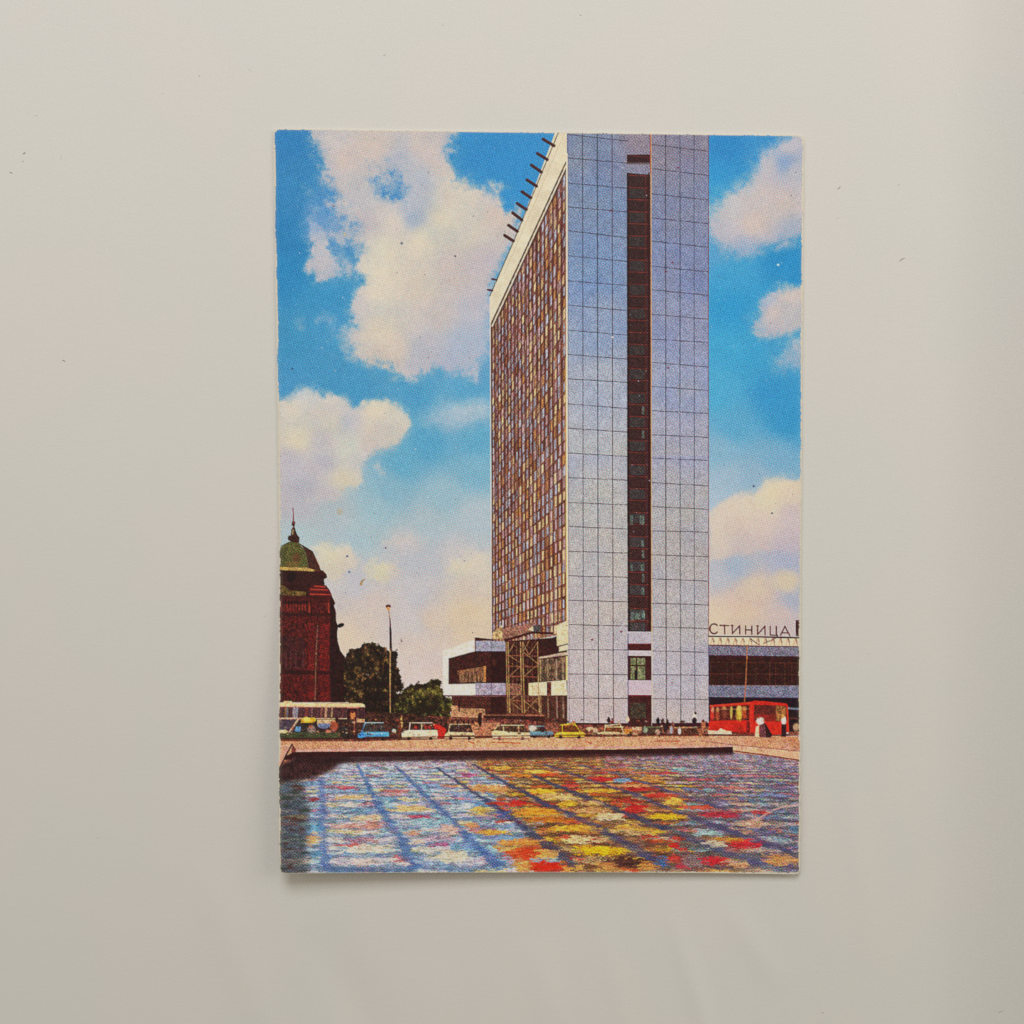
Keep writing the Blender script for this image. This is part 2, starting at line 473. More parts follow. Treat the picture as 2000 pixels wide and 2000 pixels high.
cloud([z4((1180, 470), (1400, 370), (1800, 330), (1800, 470), (1400, 520))], 9, .4, .45, 40, 4, .85, mk=False)
cloud([z1((380, 40), (392, 120), (425, 210), (470, 320), (510, 420), (545, 500), (560, 570), (610, 650), (700, 690), (745, 740), (730, 830), (790, 900), (820, 970), (800, 1020), (760, 1080), (752, 1150),
          (835, 1235), (780, 1290), (725, 1310), (700, 1390), (735, 1470), (762, 1570), (705, 1620), (725, 1700), (760, 1780), (830, 1850), (950, 1900), (1130, 1955), (1210, 1945),
          (1300, 1895), (1450, 1900), (1580, 1945), (1680, 1990), (1700, 1960), (1640, 1880), (1690, 1800), (1800, 1700), (1800, 1200), (2000, 900), (1990, 700), (1855, 692), (1885, 650), (1890, 580), (1850, 520), (1785, 490),
          (1690, 520), (1610, 575), (1540, 510), (1500, 450), (1450, 400), (1395, 450), (1360, 460), (1420, 400), (1450, 310), (1490, 220), (1515, 130), (1520, 40))],
      8, .85, .36, 28, 7, 1,
      holes=[(z1((865, 440), (930, 425), (975, 480), (1040, 450), (1125, 480), (1105, 560), (1090, 630), (1020, 570), (960, 585), (905, 540)), 1),
             (z1((760, 330), (960, 310), (1130, 420), (1150, 640), (1060, 640), (880, 560), (840, 430)), .30)], label="largest printed cloud, cream and grey, filling the upper left sky")
cloud([z1((372, 745), (425, 715), (455, 800), (515, 850), (545, 905), (545, 1010), (600, 1090), (735, 1105), (725, 1170), (610, 1185), (490, 1235), (400, 1195), (368, 1130), (400, 1020), (440, 950), (400, 840))],
      5, .9, .38, 18, 21, .95, label="small ragged printed cloud near the left edge")
cloud([z1((500, 640), (700, 650), (800, 760), (760, 800), (640, 780), (560, 720))], 6, 1.2, .4, 14, 33, .8, mk=False)
cloud([z1((560, 860), (700, 800), (830, 900), (820, 1010), (760, 1010), (700, 900), (600, 960))], 5, 1.2, .4, 14, 35, .75, mk=False)
cloud([z1((340, 480), (420, 560), (420, 700), (370, 720))], 6, 1.0, .5, 16, 36, .35, mk=False)
cloud([z1((560, 1560), (760, 1560), (820, 1750), (900, 1880), (760, 1850), (650, 1740))], 9, 1.0, .5, 20, 44, .6, mk=False)
cloud([z1((360, 700), (560, 640), (760, 700), (800, 900), (700, 1080), (560, 1040), (440, 900))], 12, 1.2, .5, 22, 45, .42, mk=False)
cloud([z1((1380, 380), (1470, 380), (1580, 470), (1640, 560), (1540, 560), (1440, 470))], 7, 1.0, .5, 16, 46, .7, mk=False)
cloud([z1((880, 520), (1000, 430), (1060, 470), (1010, 560))], 4, 1.2, .5, 10, 47, .5, mk=False)
cloud([z1((420, 1550), (520, 1470), (570, 1490), (600, 1540), (500, 1570))], 5, .7, .5, 14, 41, .75, mk=False)
cloud([z1((270, 1560), (330, 1530), (390, 1570), (330, 1620))], 5, .7, .5, 14, 42, .4, mk=False)
cloud([z1((1500, 440), (1560, 440), (1700, 490), (1650, 560), (1560, 520))], 6, .8, .5, 14, 43, .6, mk=False)
cloud([z4((100, 350), (165, 340), (250, 325), (262, 265), (330, 225), (400, 215), (445, 250), (480, 295), (560, 275), (640, 310), (715, 360), (735, 395), (775, 340), (850, 298), (930, 322), (1000, 306), (1050, 340),
          (1070, 405), (1140, 430), (1185, 490), (1150, 545), (1110, 570), (1100, 620), (1060, 665), (950, 690), (880, 720), (840, 775), (790, 790), (775, 850), (800, 930), (770, 975), (690, 975), (620, 1030),
          (560, 1090), (460, 1100), (300, 1080), (100, 1080))], 5, .6, .32, 22, 51, 1, label="printed cumulus cloud at the left edge below the largest cloud")
cloud([z4((880, 800), (940, 810), (965, 860), (940, 930), (900, 890))], 4, .8, .5, 12, 55, .75, mk=False)
cloud([z4((395, 1440), (480, 1438), (560, 1448), (640, 1436), (740, 1475), (770, 1550), (700, 1600), (620, 1680), (520, 1690), (440, 1600))], 6, .6, .42, 20, 61, .9, label="cream printed cloud just right of the green dome")
cloud([z4((800, 1600), (850, 1555), (950, 1540), (1040, 1575), (1110, 1640), (1010, 1690), (900, 1700), (830, 1650))], 6, .6, .42, 20, 63, .95, label="small yellowish printed cloud above the lamp post")
cloud([z4((1410, 1600), (1500, 1530), (1600, 1510), (1700, 1470), (1800, 1440), (1800, 1900), (1620, 1850), (1480, 1720))], 8, .6, .45, 24, 65, .9, label="cream printed cloud low beside the tower's left edge")
cloud([z4((920, 1400), (1000, 1370), (1320, 1370), (1310, 1410), (1150, 1440), (950, 1430))], 5, .9, .5, 16, 67, .6, mk=False)
cloud([z3((1100, 650), (1180, 610), (1260, 560), (1380, 510), (1400, 440), (1450, 340), (1520, 270), (1620, 170), (1680, 120), (1900, 100), (1900, 880), (1720, 915), (1600, 960), (1500, 1010), (1400, 1050), (1280, 1010),
          (1190, 940), (1100, 860))], 9, .55, .42, 30, 71, 1, label="pinkish printed cloud in the upper right corner")
cloud([z3((1690, 1195), (1740, 1235), (1900, 1200), (1900, 1550), (1720, 1600), (1600, 1635), (1480, 1615), (1440, 1540), (1490, 1440), (1500, 1350), (1520, 1290), (1590, 1300), (1640, 1260))], 6, .6, .38, 22, 73, 1,
      label="printed cloud halfway down the right edge")
cloud([z3((1900, 1590), (1760, 1640), (1700, 1700), (1640, 1760), (1570, 1815), (1700, 1850), (1900, 1870))], 9, .5, .45, 24, 75, .9, mk=False)
cloud([z6((200, 1190), (250, 1140), (320, 1075), (430, 1020), (550, 1040), (600, 970), (655, 915), (730, 885), (800, 905), (845, 930), (900, 885), (1000, 880), (1000, 1490), (720, 1440), (560, 1470), (380, 1500), (200, 1540))],
      5, .45, .34, 26, 81, 1, label="large cream printed cloud low at the right edge")
blob(*z6((800, 1680))[0], 26, 20, (214, 196, 166), .8, .6)
blob(*z6((560, 1730))[0], 28, 22, (208, 192, 174), .7, .6)

# the low sky is a cooler lilac grey between the cream clouds
lowk = (smooth01(1010, 1120, np.arange(CH) + OY) * .9)[:, None, None].astype(np.float32)
patch = np.clip(.35 + 2.0 * (fbm(CH, CW, 60, 34, 4, 654, .6) - .40), 0, 1)[..., None]
img = (img * (1 + lowk * patch * (np.array((.950, .975, 1.015), np.float32) - 1))).astype(np.float32)

# ---- tower
R_TOWER = region("printed_tower", None, "tall printed hotel slab with blue-grey panelled end wall")
facade = [(1170, 280, (120, 136, 176)), (1170, 400, (116, 138, 186)), (1170, 520, (118, 144, 196)), (1170, 640, (134, 154, 200)), (1170, 760, (156, 168, 202)), (1150, 860, (164, 172, 200)),
          (1170, 950, (174, 176, 192)), (1170, 1080, (178, 176, 190)), (1170, 1200, (182, 176, 190)), (1170, 1320, (186, 178, 194)), (1170, 1400, (188, 174, 186)),
          (1330, 280, (128, 130, 164)), (1330, 400, (120, 132, 178)), (1330, 520, (122, 136, 186)), (1330, 640, (132, 144, 192)), (1330, 760, (142, 154, 196)), (1330, 860, (152, 158, 196)),
          (1330, 950, (166, 168, 190)), (1330, 1080, (170, 168, 186)), (1330, 1200, (174, 172, 192)), (1330, 1320, (176, 172, 196)), (1330, 1400, (182, 172, 188)), (1250, 270, (130, 128, 160))]
m_ = polymask([(1108, 240), (1385.5, 240), (1386, 1420), (1109.5, 1420)])
c = colour_field(facade, *m_[:4], 1.6)
c = c * (1 + .10 * (fbm(m_[3] - m_[1], m_[2] - m_[0], 16, 16, 4, 301) - .5)[..., None])
blue = fbm(m_[3] - m_[1], m_[2] - m_[0], 34, 40, 3, 302) - .5
c = c + blue[..., None] * np.array([-14, -8, 9], np.float32)
tone = smooth01(780, 1000, np.arange(m_[1], m_[3]) + OY)[:, None, None]
c = c * (1 - tone * np.array((.020, .010, .065))) * np.where(tone < .5, np.array((1.03, 1.02, .955)), 1.0)
grit = (vnoise(m_[3] - m_[1], m_[2] - m_[0], 1.9, 1.9, 311) - .5)
c = c * (1 + .20 * grit[..., None])
put(*m_[:4], m_[4], c, R_TOWER)
# horizontal joints of the cladding panels, measured at both ends of each half of the wall
left_l = [262, 308, 357, 403.4, 450, 499, 548, 595.6, 644.5, 692, 740, 789, 837, 885.5, 934, 983, 1030, 1079, 1127, 1175, 1223, 1271.7, 1319.5, 1367]
left_r = [275, 318, 367, 413.5, 463.6, 510, 557, 606, 654, 701, 746.6, 797.8, 844, 892, 938.6, 987, 1034.6, 1081.7, 1129.6, 1177.5, 1225, 1272, 1320.4, 1367]
right_l = [282, 329, 378, 425, 470, 519, 565, 613, 661.6, 707, 754, 802, 849, 895, 943, 990, 1037.7, 1085, 1132, 1180, 1226.5, 1273.7, 1320, 1367]
right_r = [295, 342, 389.7, 436, 482, 530, 576, 622.5, 668, 716, 762, 807, 854, 899, 949, 995, 1040, 1088, 1136, 1182.7, 1229, 1275.7, 1321, 1368.5]
jc = (58, 44, 54)
for a_, b_ in zip(left_l, left_r):
    line([(1110, a_), (1140, a_ + (b_ - a_) * .26), (1169, a_ + (b_ - a_) * .51), (1198, a_ + (b_ - a_) * .76), (1227, b_)], 1.6, jc, None, .72, .75)
for a_, b_ in zip(right_l, right_r):
    line([(1274, a_), (1302, a_ + (b_ - a_) * .25), (1330, a_ + (b_ - a_) * .5), (1358, a_ + (b_ - a_) * .75), (1385, b_)], 1.6, jc, None, .68, .75)
for xa, xb, wd, cc, al in [(1139.4, 1140.4, 1.5, (62, 58, 80), .85), (1168.4, 1169.2, 1.6, (52, 62, 62), .9), (1197.4, 1198.7, 1.5, (84, 56, 56), .8),
                           (1301.5, 1302.7, 1.6, (62, 52, 56), .85), (1329.5, 1330.8, 1.5, (66, 74, 82), .85), (1357, 1358.6, 1.4, (78, 84, 92), .8)]:
    yy = np.linspace(240, 1418, 48)
    for k in range(47):
        line([(xa + (xb - xa) * k / 47, yy[k]), (xa + (xb - xa) * (k + 1) / 47, yy[k + 1])], wd + .2, tuple(v * .9 for v in cc), None, al * .88, .55)
line([(1384.8, 262), (1385.6, 900), (1386, 1418)], 1.6, (120, 60, 66), None, .8, .4)
line([(1111.2, 262), (1111.5, 1415)], 1.4, (110, 84, 100), None, .55, .5)
for _ in range(70):   # ink blemishes in the cladding
    xx = nrng.uniform(1114, 1382); yy = nrng.uniform(270, 1400)
    if 1222 < xx < 1278:
        continue
    blob(xx, yy, nrng.uniform(.8, 1.8), nrng.uniform(.8, 1.4), (150, 70, 100) if nrng.random() < .6 else (205, 200, 200), .5, .5)
for xx, yy in [(1195, 411), (1326, 327), (1198, 658), (1214, 1236), (1157, 1252), (1307, 718), (1315, 512), (1302, 530)]:
    blob(xx, yy, 2.4, 1.8, (120, 40, 70) if yy != 658 else (225, 225, 215), .8, .5)

R_STRIP = region("printed_window_strip", R_TOWER, "dark vertical printed strip of stair windows")
rect(1226.5, 301.5, 1272, 320.5, (58, 26, 30), R_STRIP, .1)
line([(1227, 302), (1272, 308)], 2, (110, 40, 42), None, .8)
rect(1227, 317, 1272, 321, (130, 128, 140), None, .1, .6)
fill([(1226.5, 337), (1272, 341), (1273.5, 1236), (1227, 1236)], (58, 30, 32), R_STRIP, .12)
fill([(1226.3, 337), (1229.5, 338), (1230.2, 1236), (1227, 1236)], (44, 18, 24))
ys_f = [341 + 23.55 * k for k in range(38)] + [1215, 1236]
for k in range(len(ys_f) - 1):
    ya, yb = ys_f[k], ys_f[k + 1]
    g = .3 + .7 * k / 38
    glass = np.array((56, 46, 47)) + g * np.array((16, 22, 24))
    spand = np.array((58, 36, 36)) + g * np.array((10, 6, 6))
    cc = glass if k % 2 == (0 if k > 12 else 1) else spand
    rect(1231.5, ya + 3, 1261.5, yb - 1.5, cc, None, .30, .95, 2.5, 2.5)
    line([(1230, ya + 1), (1268, ya + 2.2)], 1.7, (124, 60, 52), None, .85, .4)
    if k > 18 and nrng.random() < .18:
        rect(1255.5, ya + 5, 1260.5, yb - 3, (104, 122, 118), None, .3, .7)
line([(1262.8, 340), (1263.5, 1236)], 1.6, (112, 52, 44), None, .8, .5)
line([(1265.6, 500), (1265.9, 1236)], 1.2, (96, 92, 104), None, .5, .7)
line([(1268.8, 338), (1269.5, 1236)], 3.4, (66, 20, 18), None, .8, .3)
line([(1273.2, 262), (1274, 700), (1274.6, 1236)], 1.9, (208, 158, 112), None, .9, .3)
line([(1271.6, 262), (1271.8, 338)], 1.6, (150, 60, 50), None, .8)
for (xa, ya, xb, yb) in [(1232, 1008, 1238, 1026), (1251, 1008, 1260, 1026), (1233, 1104, 1237, 1118), (1253, 1104, 1260, 1118), (1254, 1150, 1260, 1164), (1254, 1056, 1259, 1070),
                         (1233, 1198, 1240, 1214), (1253, 1198, 1261, 1214), (1241, 1200, 1252, 1212)]:
    rect(xa, ya, xb, yb, (104, 122, 118), None, .4, .7)
# ground-floor openings below the strip
rect(1227, 1236, 1273.5, 1260.5, (176, 172, 186), None, .08)
rect(1226.6, 1260, 1273.5, 1273, (78, 32, 32), R_STRIP, .12)
line([(1227, 1260), (1273, 1260)], 1.6, (120, 40, 60))
rect(1227, 1273, 1273.5, 1283.5, (190, 182, 192), None, .06)
rect(1226.6, 1283.5, 1273.5, 1331, (72, 32, 32), R_STRIP, .14)
for (xa, ya, xb, yb) in [(920, 530, 985, 610), (1000, 530, 1095, 610), (920, 628, 978, 782), (1005, 628, 1095, 782)]:
    (pa, pb), (pc, pd) = y4((xa, ya), (xb, yb))
    rect(pa, pb, pc, pd, (118, 124, 96), None, .28)
rect(*y4((965, 670))[0], *y4((1003, 785))[0], (40, 34, 32))
rect(1227, 1331.5, 1273.5, 1361, (190, 176, 190), None, .06)
line([(1227, 1361), (1273.5, 1361)], 2, (130, 36, 66))
rect(1226.6, 1362, 1273.5, 1424, (74, 34, 34), R_STRIP, .16)
rect(*y4((915, 1060))[0], *y4((1100, 1245))[0], (70, 60, 50), None, .35)
line([(1227.5, 1240), (1227.5, 1420)], 1.6, (60, 60, 110), None, .7)
line([(1274.6, 1236), (1275, 1420)], 2.2, (206, 190, 170), None, .8, .3)
fill([(1110, 1415), (1227, 1415.5), (1227, 1423), (1110, 1423)], (72, 28, 36), None, .15)
fill([(1274, 1415), (1386, 1414), (1386, 1423), (1274, 1423)], (66, 26, 36), None, .15)

# long side with its chequer of coloured panels
R_SIDE = region("printed_panel_facade", R_TOWER, "long printed side wall chequered with brown, cream and blue panels")
xL0, xL1, xR = 959.5, 961.5, 1106.5
topL, topR, botL, botR = 634.0, 312.0, 1253.0, 1214.0
m_ = polymask([(959, 636), (1107, 316), (1108, 1235), (961, 1256)])
side = [(1000, 640, (134, 92, 84)), (1060, 520, (140, 96, 82)), (1095, 380, (134, 88, 74)), (1000, 800, (132, 94, 92)), (1060, 800, (146, 112, 100)), (1000, 1000, (150, 108, 80)), (1060, 1000, (156, 118, 96)),
        (1000, 1150, (166, 118, 70)), (1060, 1150, (160, 112, 76)), (1090, 1200, (140, 84, 62))]
c = colour_field(side, *m_[:4], 1.6)
put(*m_[:4], m_[4], c, R_SIDE, .15)
NC, NR = 20, 38
uc = np.linspace(0, 1, NC + 1)
xcol = lambda u: 961 + (1106.5 - 961) * (u * .80 + u * u * .20)
pal = [((206, 182, 144), .26), ((160, 166, 186), .40), ((176, 148, 154), .22), ((128, 70, 52), .0), ((172, 128, 84), .12)]
pcs = [p[0] for p in pal]; pws = np.array([p[1] for p in pal]); pws /= pws.sum()


def side_y(u, r):
    return (topL + (botL - topL) * r / NR) * (1 - u) + (topR + (botR - topR) * r / NR) * u


for ci in range(NC):
    bias = nrng.random(5) * .5
    for r in range(NR + 1):
        u0, u1 = uc[ci], uc[ci + 1]
        xa, xb = xcol(u0), xcol(u1)
        vy = lambda xq, rr: side_y((xq - 961) / 145.5, rr)
        lowf = r / NR
        w_ = (pws + bias * .30) * np.array([1, 1, 1, 0, .25 + 1.0 * lowf])
        w_ /= w_.sum()
        cc = np.array(pcs[nrng.choice(5, p=w_)], float) * (.84 + .28 * nrng.random())
        back = np.array([(112, 68, 60), (136, 94, 82), (154, 114, 90), (154, 132, 132)][nrng.choice(4, p=[.38, .32, .14, .16])], float) * (.85 + .3 * nrng.random())
        dxw = xb - xa
        xs_a = xa + dxw * nrng.uniform(.12, .42); xs_b = xs_a + dxw * nrng.uniform(.38, .58)
        o_ = nrng.uniform(-.1, .1)
        fill([(xa, vy(xa, r)), (xb, vy(xb, r)), (xb, vy(xb, r + 1)), (xa, vy(xa, r + 1))], back, None, .25, .8, 2, 2)
        fill([(xs_a, vy(xs_a, r + .14 + o_)), (xs_b, vy(xs_b, r + .14 + o_)), (xs_b, vy(xs_b, r + .93)), (xs_a, vy(xs_a, r + .93))], cc, None, .20, .92, 2, 3)
        line([(xs_a, vy(xs_a, r + .1)), (xs_a, vy(xs_a, r + .95))], 1.0, (72, 36, 36), None, .6, .4)
        if nrng.random() < .8:
            line([(xa + dxw * .1, vy(xa, r + 1.05)), (xb, vy(xb, r + .98))], 2.0, (60, 30, 30), None, .72, .4)
    xa = xcol(uc[ci])
    line([(xa, vy(xa, 0)), (xa, vy(xa, NR + .6))], 1.5, (64, 28, 30), None, .75, .5)
    if ci % 3 == 1:
        line([(xa + 3, vy(xa, 0)), (xa + 3, vy(xa, NR * .62))], 2, (70, 34, 34), None, .5, .6)
# re-clip what spilt over the slanting top edge: the parapet goes on afterwards
R_PAR = region("printed_parapet", R_TOWER, "cream printed parapet band sloping along the roof edge")
fill([(1093, 240), (1109, 240), (1109, 300), (1107.5, 317), (1060, 420), (960.5, 634), (957.2, 634), (957.2, 580), (1005, 472)], (216, 208, 186), R_PAR, .07, 1, 14, 14)
for dx in (0, 1):
    line([(1103, 262), (1040, 410), (985, 536)], .9, (176, 160, 136), None, .5, .6)
line([(1092.6, 258), (1004.6, 471), (957.6, 578)], 1.7, (70, 52, 40), None, .9, .3)
line([(1107.3, 316), (1060, 418), (960.3, 632)], 2.2, (54, 30, 26), None, .95, .2)
line([(1108, 322.5), (1060, 426), (962, 637)], 2.6, (222, 212, 184), R_PAR, 1, .1)
line([(1108, 328), (1062, 428), (963, 641)], 1.8, (58, 28, 26), None, .9, .3)
line([(1109, 300), (1108.4, 700), (1109, 1235)], 3.2, (230, 218, 196), R_PAR, .95, .1)
line([(1106.4, 700), (1107, 1225)], 1.6, (228, 196, 120), None, .8, .3)
line([(958.2, 582), (958.4, 900), (960, 1252)], 2.0, (214, 206, 200), R_PAR, .9, .2)
line([(960.4, 640), (960.8, 900), (961.4, 1254)], 1.6, (66, 28, 40), None, .85, .3)
for a_, b_ in [((628, 160), (710, 210)), ((585, 268), (660, 314)), ((540, 356), (615, 408)), ((505, 466), (578, 514)), ((468, 556), (535, 602)), ((432, 645), (500, 690)), ((397, 716), (468, 770)),
               ((366, 810), (432, 855)), ((336, 886), (402, 928))]:
    rp = region("printed_roof_post", R_TOWER)
    p_ = z2(a_, b_)
    line(p_, 6.0, (66, 32, 32), rp, 1, .1)
    line([(p_[0][0] + .5, p_[0][1] - 1.6), (p_[1][0] + .5, p_[1][1] - 1.6)], 1.4, (116, 60, 56), None, .6)
    line([(p_[0][0] + 1, p_[0][1] + 3), (p_[0][0] + 2, p_[0][1] + 24)], .9, (120, 120, 140), None, .35, .6)
for a_, b_ in [((240, 1216), (276, 1223)), ((207, 1297), (242, 1303))]:
    rp = region("printed_roof_post", R_TOWER)
    line(z2(a_, b_), 3.6, (84, 34, 40), rp, 1)

# ---- low wing and scaffold left of the tower
R_WING = region("printed_low_wing", None, "white printed two-storey wing at the tower's foot")
fill(y3((560, 1015), (1810, 1010), (1810, 1330), (550, 1330)), (84, 46, 38), R_WING, .3)
fill(y3((1130, 420), (1810, 370), (1810, 1010), (1130, 1010)), (62, 28, 26), R_WING, .3)
fill(y3((455, 530), (815, 400), (815, 530), (525, 610), (525, 880), (815, 870), (815, 1005), (470, 1010)), (230, 222, 202), R_WING, .04)
fill(y3((525, 610), (815, 530), (1150, 530), (1150, 870), (525, 885)), (66, 32, 28), R_WING, .35)
fill(y3((640, 740), (920, 690), (920, 860), (640, 865)), (134, 104, 80), None, .55, .85, 2, 4)
fill(y3((620, 740), (930, 690), (930, 720), (620, 780)), (142, 100, 72), None, .4, .7)
fill(y3((908, 690), (930, 690), (930, 860), (908, 860)), (186, 130, 80))
for xx in (700, 740, 780, 830, 870):
    line(y3((xx, 760), (xx, 860)), 1.6, (60, 34, 30), None, .7)
fill(y3((985, 540), (1145, 540), (1145, 870), (985, 870)), (52, 20, 20), None, .2)
blob(*y3((1015, 650))[0], 4, 7, (96, 46, 36), .7)
fill(y3((815, 420), (1140, 420), (1140, 530), (815, 530)), (150, 150, 170), R_WING, .14)
fill(y3((815, 870), (1145, 875), (1145, 1005), (815, 1005)), (160, 152, 172), R_WING, .14)
line(y3((988, 425), (988, 525)), 1.2, (100, 90, 110), None, .7)
line(y3((988, 875), (988, 1000)), 1.2, (100, 90, 110), None, .7)
fill(y3((1145, 875), (1310, 880), (1310, 1000), (1145, 1000)), (128, 92, 80), None, .3)
fill(y3((810, 380), (870, 385), (1000, 400), (1000, 415), (810, 418)), (72, 34, 34), None, .4)
line(y3((812, 410), (815, 530)), 2, (70, 36, 40), None, .7)
line(y3((525, 612), (815, 532), (1140, 532)), 1.6, (60, 22, 40), None, .8)
line(y3((465, 1010), (1140, 1006), (1400, 1004), (1810, 1004)), 2, (86, 30, 40), None, .9)
# storeys between scaffold and tower
fill(y3((1400, 1005), (1400, 870), (1800, 835), (1810, 1000)), (226, 208, 172), R_WING, .06)
fill(y3((1500, 620), (1790, 580), (1800, 835), (1500, 850)), (104, 84, 68), R_WING, .6, 1, 2.2, 6)
fill(y3((1500, 590), (1810, 530), (1815, 570), (1500, 615)), (190, 168, 150), None, .15)
fill(y3((1500, 440), (1700, 360), (1700, 470), (1500, 530)), (58, 28, 26), None, .25)
fill(y3((1690, 250), (1820, 190), (1825, 440), (1700, 470)), (218, 202, 166), R_WING, .05)
fill(y3((1720, 470), (1815, 450), (1815, 510), (1720, 530)), (214, 198, 166), None, .05)
line(y3((1500, 540), (1815, 445)), 2, (74, 26, 30), None, .9)
line(y3((1500, 612), (1815, 570)), 1.8, (86, 28, 44), None, .9)
fill(y3((1590, 860), (1635, 856), (1635, 1000), (1590, 1000)), (90, 48, 40), None, .5)
for xx, cc in [(1520, (190, 170, 130)), (1560, (60, 50, 44)), (1600, (150, 140, 120)), (1640, (70, 60, 54)), (1695, (196, 188, 170)), (1740, (84, 70, 60)), (1765, (170, 160, 140))]:
    line(y3((xx, 620), (xx, 840)), 3, cc, None, .55, .4)
    line(y3((xx, 1020), (xx + 5, 1240)), 3.4, cc, None, .55, .4)
fill(y3((1795, 580), (1812, 575), (1812, 840), (1795, 840)), (226, 200, 130))
# panel skirt with scaffolding deck
fill(y3((1000, 330), (1110, 240), (1110, 400), (1000, 400)), (190, 160, 120), R_SIDE, .4)
fill(y3((1110, 290), (1460, 210), (1440, 310), (1110, 405)), (146, 108, 96), R_SIDE, .35)
R_SCAF = region("printed_scaffold", R_WING, "printed scaffold tower with a working deck")
fill(y3((1120, 400), (1440, 310), (1660, 320), (1660, 345), (1440, 335), (1140, 425)), (70, 28, 26), R_SCAF, .2)
fill(y3((1380, 300), (1450, 240), (1450, 310)), (206, 190, 160))
fill(y3((1440, 250), (1520, 240), (1530, 310), (1450, 320)), (84, 78, 80), R_SCAF, .2)
line(y3((1520, 380), (1700, 340)), 2, (170, 120, 80), None, .8)
lt = (178, 150, 104)
for xx in (1150, 1170, 1305, 1330, 1490):
    line(y3((xx, 430), (xx + 5, 800), (xx + 18, 1190)), 2.0, lt, R_SCAF, .9, .35)
for yy in (575, 690, 800, 1060, 1205, 1230):
    line(y3((1150, yy), (1330, yy), (1560 if yy > 1100 else 1490, yy + (5 if yy < 900 else 10))), 1.8, (150, 92, 70), R_SCAF, .85, .35)
for a_, b_ in [((1170, 570), (1300, 650)), ((1340, 540), (1490, 660)), ((1340, 800), (1490, 670)), ((1180, 800), (1300, 690)), ((1330, 430), (1390, 560)), ((1490, 430), (1400, 560)), ((1190, 1070), (1310, 1160)),
               ((1340, 1060), (1480, 1170)), ((1340, 1190), (1490, 1030)), ((1180, 1060), (1300, 980)), ((1240, 430), (1170, 560)), ((1340, 520), (1400, 410))]:
    line(y3(a_, b_), 1.4, (172, 138, 100), R_SCAF, .85, .3)
fill(y3((1390, 870), (1450, 880), (1450, 1000), (1390, 1000)), (230, 206, 160), None, .2, .8)
for k in range(34):
    xa_ = nrng.uniform(1150, 1480); ya_ = nrng.uniform(430, 1180); q_ = nrng.choice([-1, 1])
    line(y3((xa_, ya_), (xa_ + nrng.uniform(40, 120), ya_ + q_ * nrng.uniform(50, 110))), .9, (150, 116, 86), None, .55, .4)
for xx in (1215, 1260, 1380, 1430):
    line(y3((xx, 430), (xx + 8, 1190)), 1.1, (150, 120, 86), None, .6, .5)
# ground storey
fill(y3((550, 1110), (640, 1120), (640, 1150), (920, 1155), (920, 1330), (550, 1330)), (190, 142, 112), None, .25)
fill(y3((640, 1140), (920, 1150), (920, 1210), (640, 1200)), (160, 124, 92), None, .3)
fill(y3((560, 1020), (1130, 1020), (1130, 1110), (980, 1120), (980, 1200), (920, 1200), (920, 1150), (640, 1120), (560, 1100)), (80, 42, 36), None, .3)
fill(y3((980, 1020), (1140, 1020), (1140, 1200), (980, 1200)), (58, 26, 24), None, .2)
fill(y3((900, 1220), (1560, 1230), (1560, 1290), (900, 1290)), (64, 34, 30), None, .4)
line(y3((900, 1216), (1560, 1220)), 2, (160, 110, 84), None, .8, .3)
fill(y3((630, 1050), (645, 1050), (645, 1180), (630, 1180)), (50, 20, 22))

# ---- building with the dome
R_DOME = region("printed_domed_building", None, "dark red printed brick building with corner tower")
body = y1((100, 1200), (480, 1215), (800, 1205), (850, 1310), (832, 1340), (852, 1400), (862, 1530), (884, 1600), (872, 1700), (882, 1780), (915, 1900)) + y2((940, 520), (972, 560), (988, 700), (992, 1130), (60, 1130))
fill(body, (80, 27, 25), R_DOME, .5, 1, 3, 4)
fill(y1((790, 1210), (850, 1310), (832, 1340), (852, 1400), (862, 1530), (884, 1600), (872, 1700), (882, 1780), (915, 1900)) + y2((940, 520), (972, 560), (988, 700), (992, 1130), (800, 1130), (780, 300)), (46, 20, 20), None, .3)
for xa, xb in ((510, 580), (655, 775)):
    fill(y1((xa, 1560), (xb, 1560)) + y2((xb + 15, 1110), (xa + 10, 1110)), (112, 30, 27), None, .45, .6, 3, 3)
fill(y2((160, 300), (470, 320), (470, 720), (160, 720)), (64, 30, 32), None, .5, .8, 5, 5)
for xx in (170, 235, 290, 360, 450):
    line(y2((xx, 500), (xx, 700)), 2.4, (104, 62, 62), None, .6, .5)
fill(y2((150, 720), (800, 740), (800, 790), (150, 780)), (50, 18, 18), None, .3, .8)
fill(y2((150, 860), (800, 870), (800, 1000), (150, 1000)), (80, 24, 22), None, .4, .6)
line(y1((628, 1600)) + y2((628, 180), (612, 520), (605, 1100)), 3, (128, 92, 78), None, .75, .5)
for k in range(9):
    xx = 165 + k * 38
    line(y1((xx, 1330), (xx, 1400)), 3, (142, 54, 44), None, .6, .5)
    blob(*y1((xx + 18, 1300))[0], 2.4, 4, (40, 16, 16), .8)
fill(y1((135, 1205), (480, 1215), (800, 1205), (810, 1270), (135, 1260)), (70, 22, 22), None, .4, .8)
for xx in (520, 765):
    line(y1((xx, 1310), (xx + 3, 1430)), 3, (176, 76, 48), None, .7, .4)
fill(y1((135, 1430), (860, 1430), (862, 1480), (135, 1470)), (54, 20, 20), None, .3, .7)
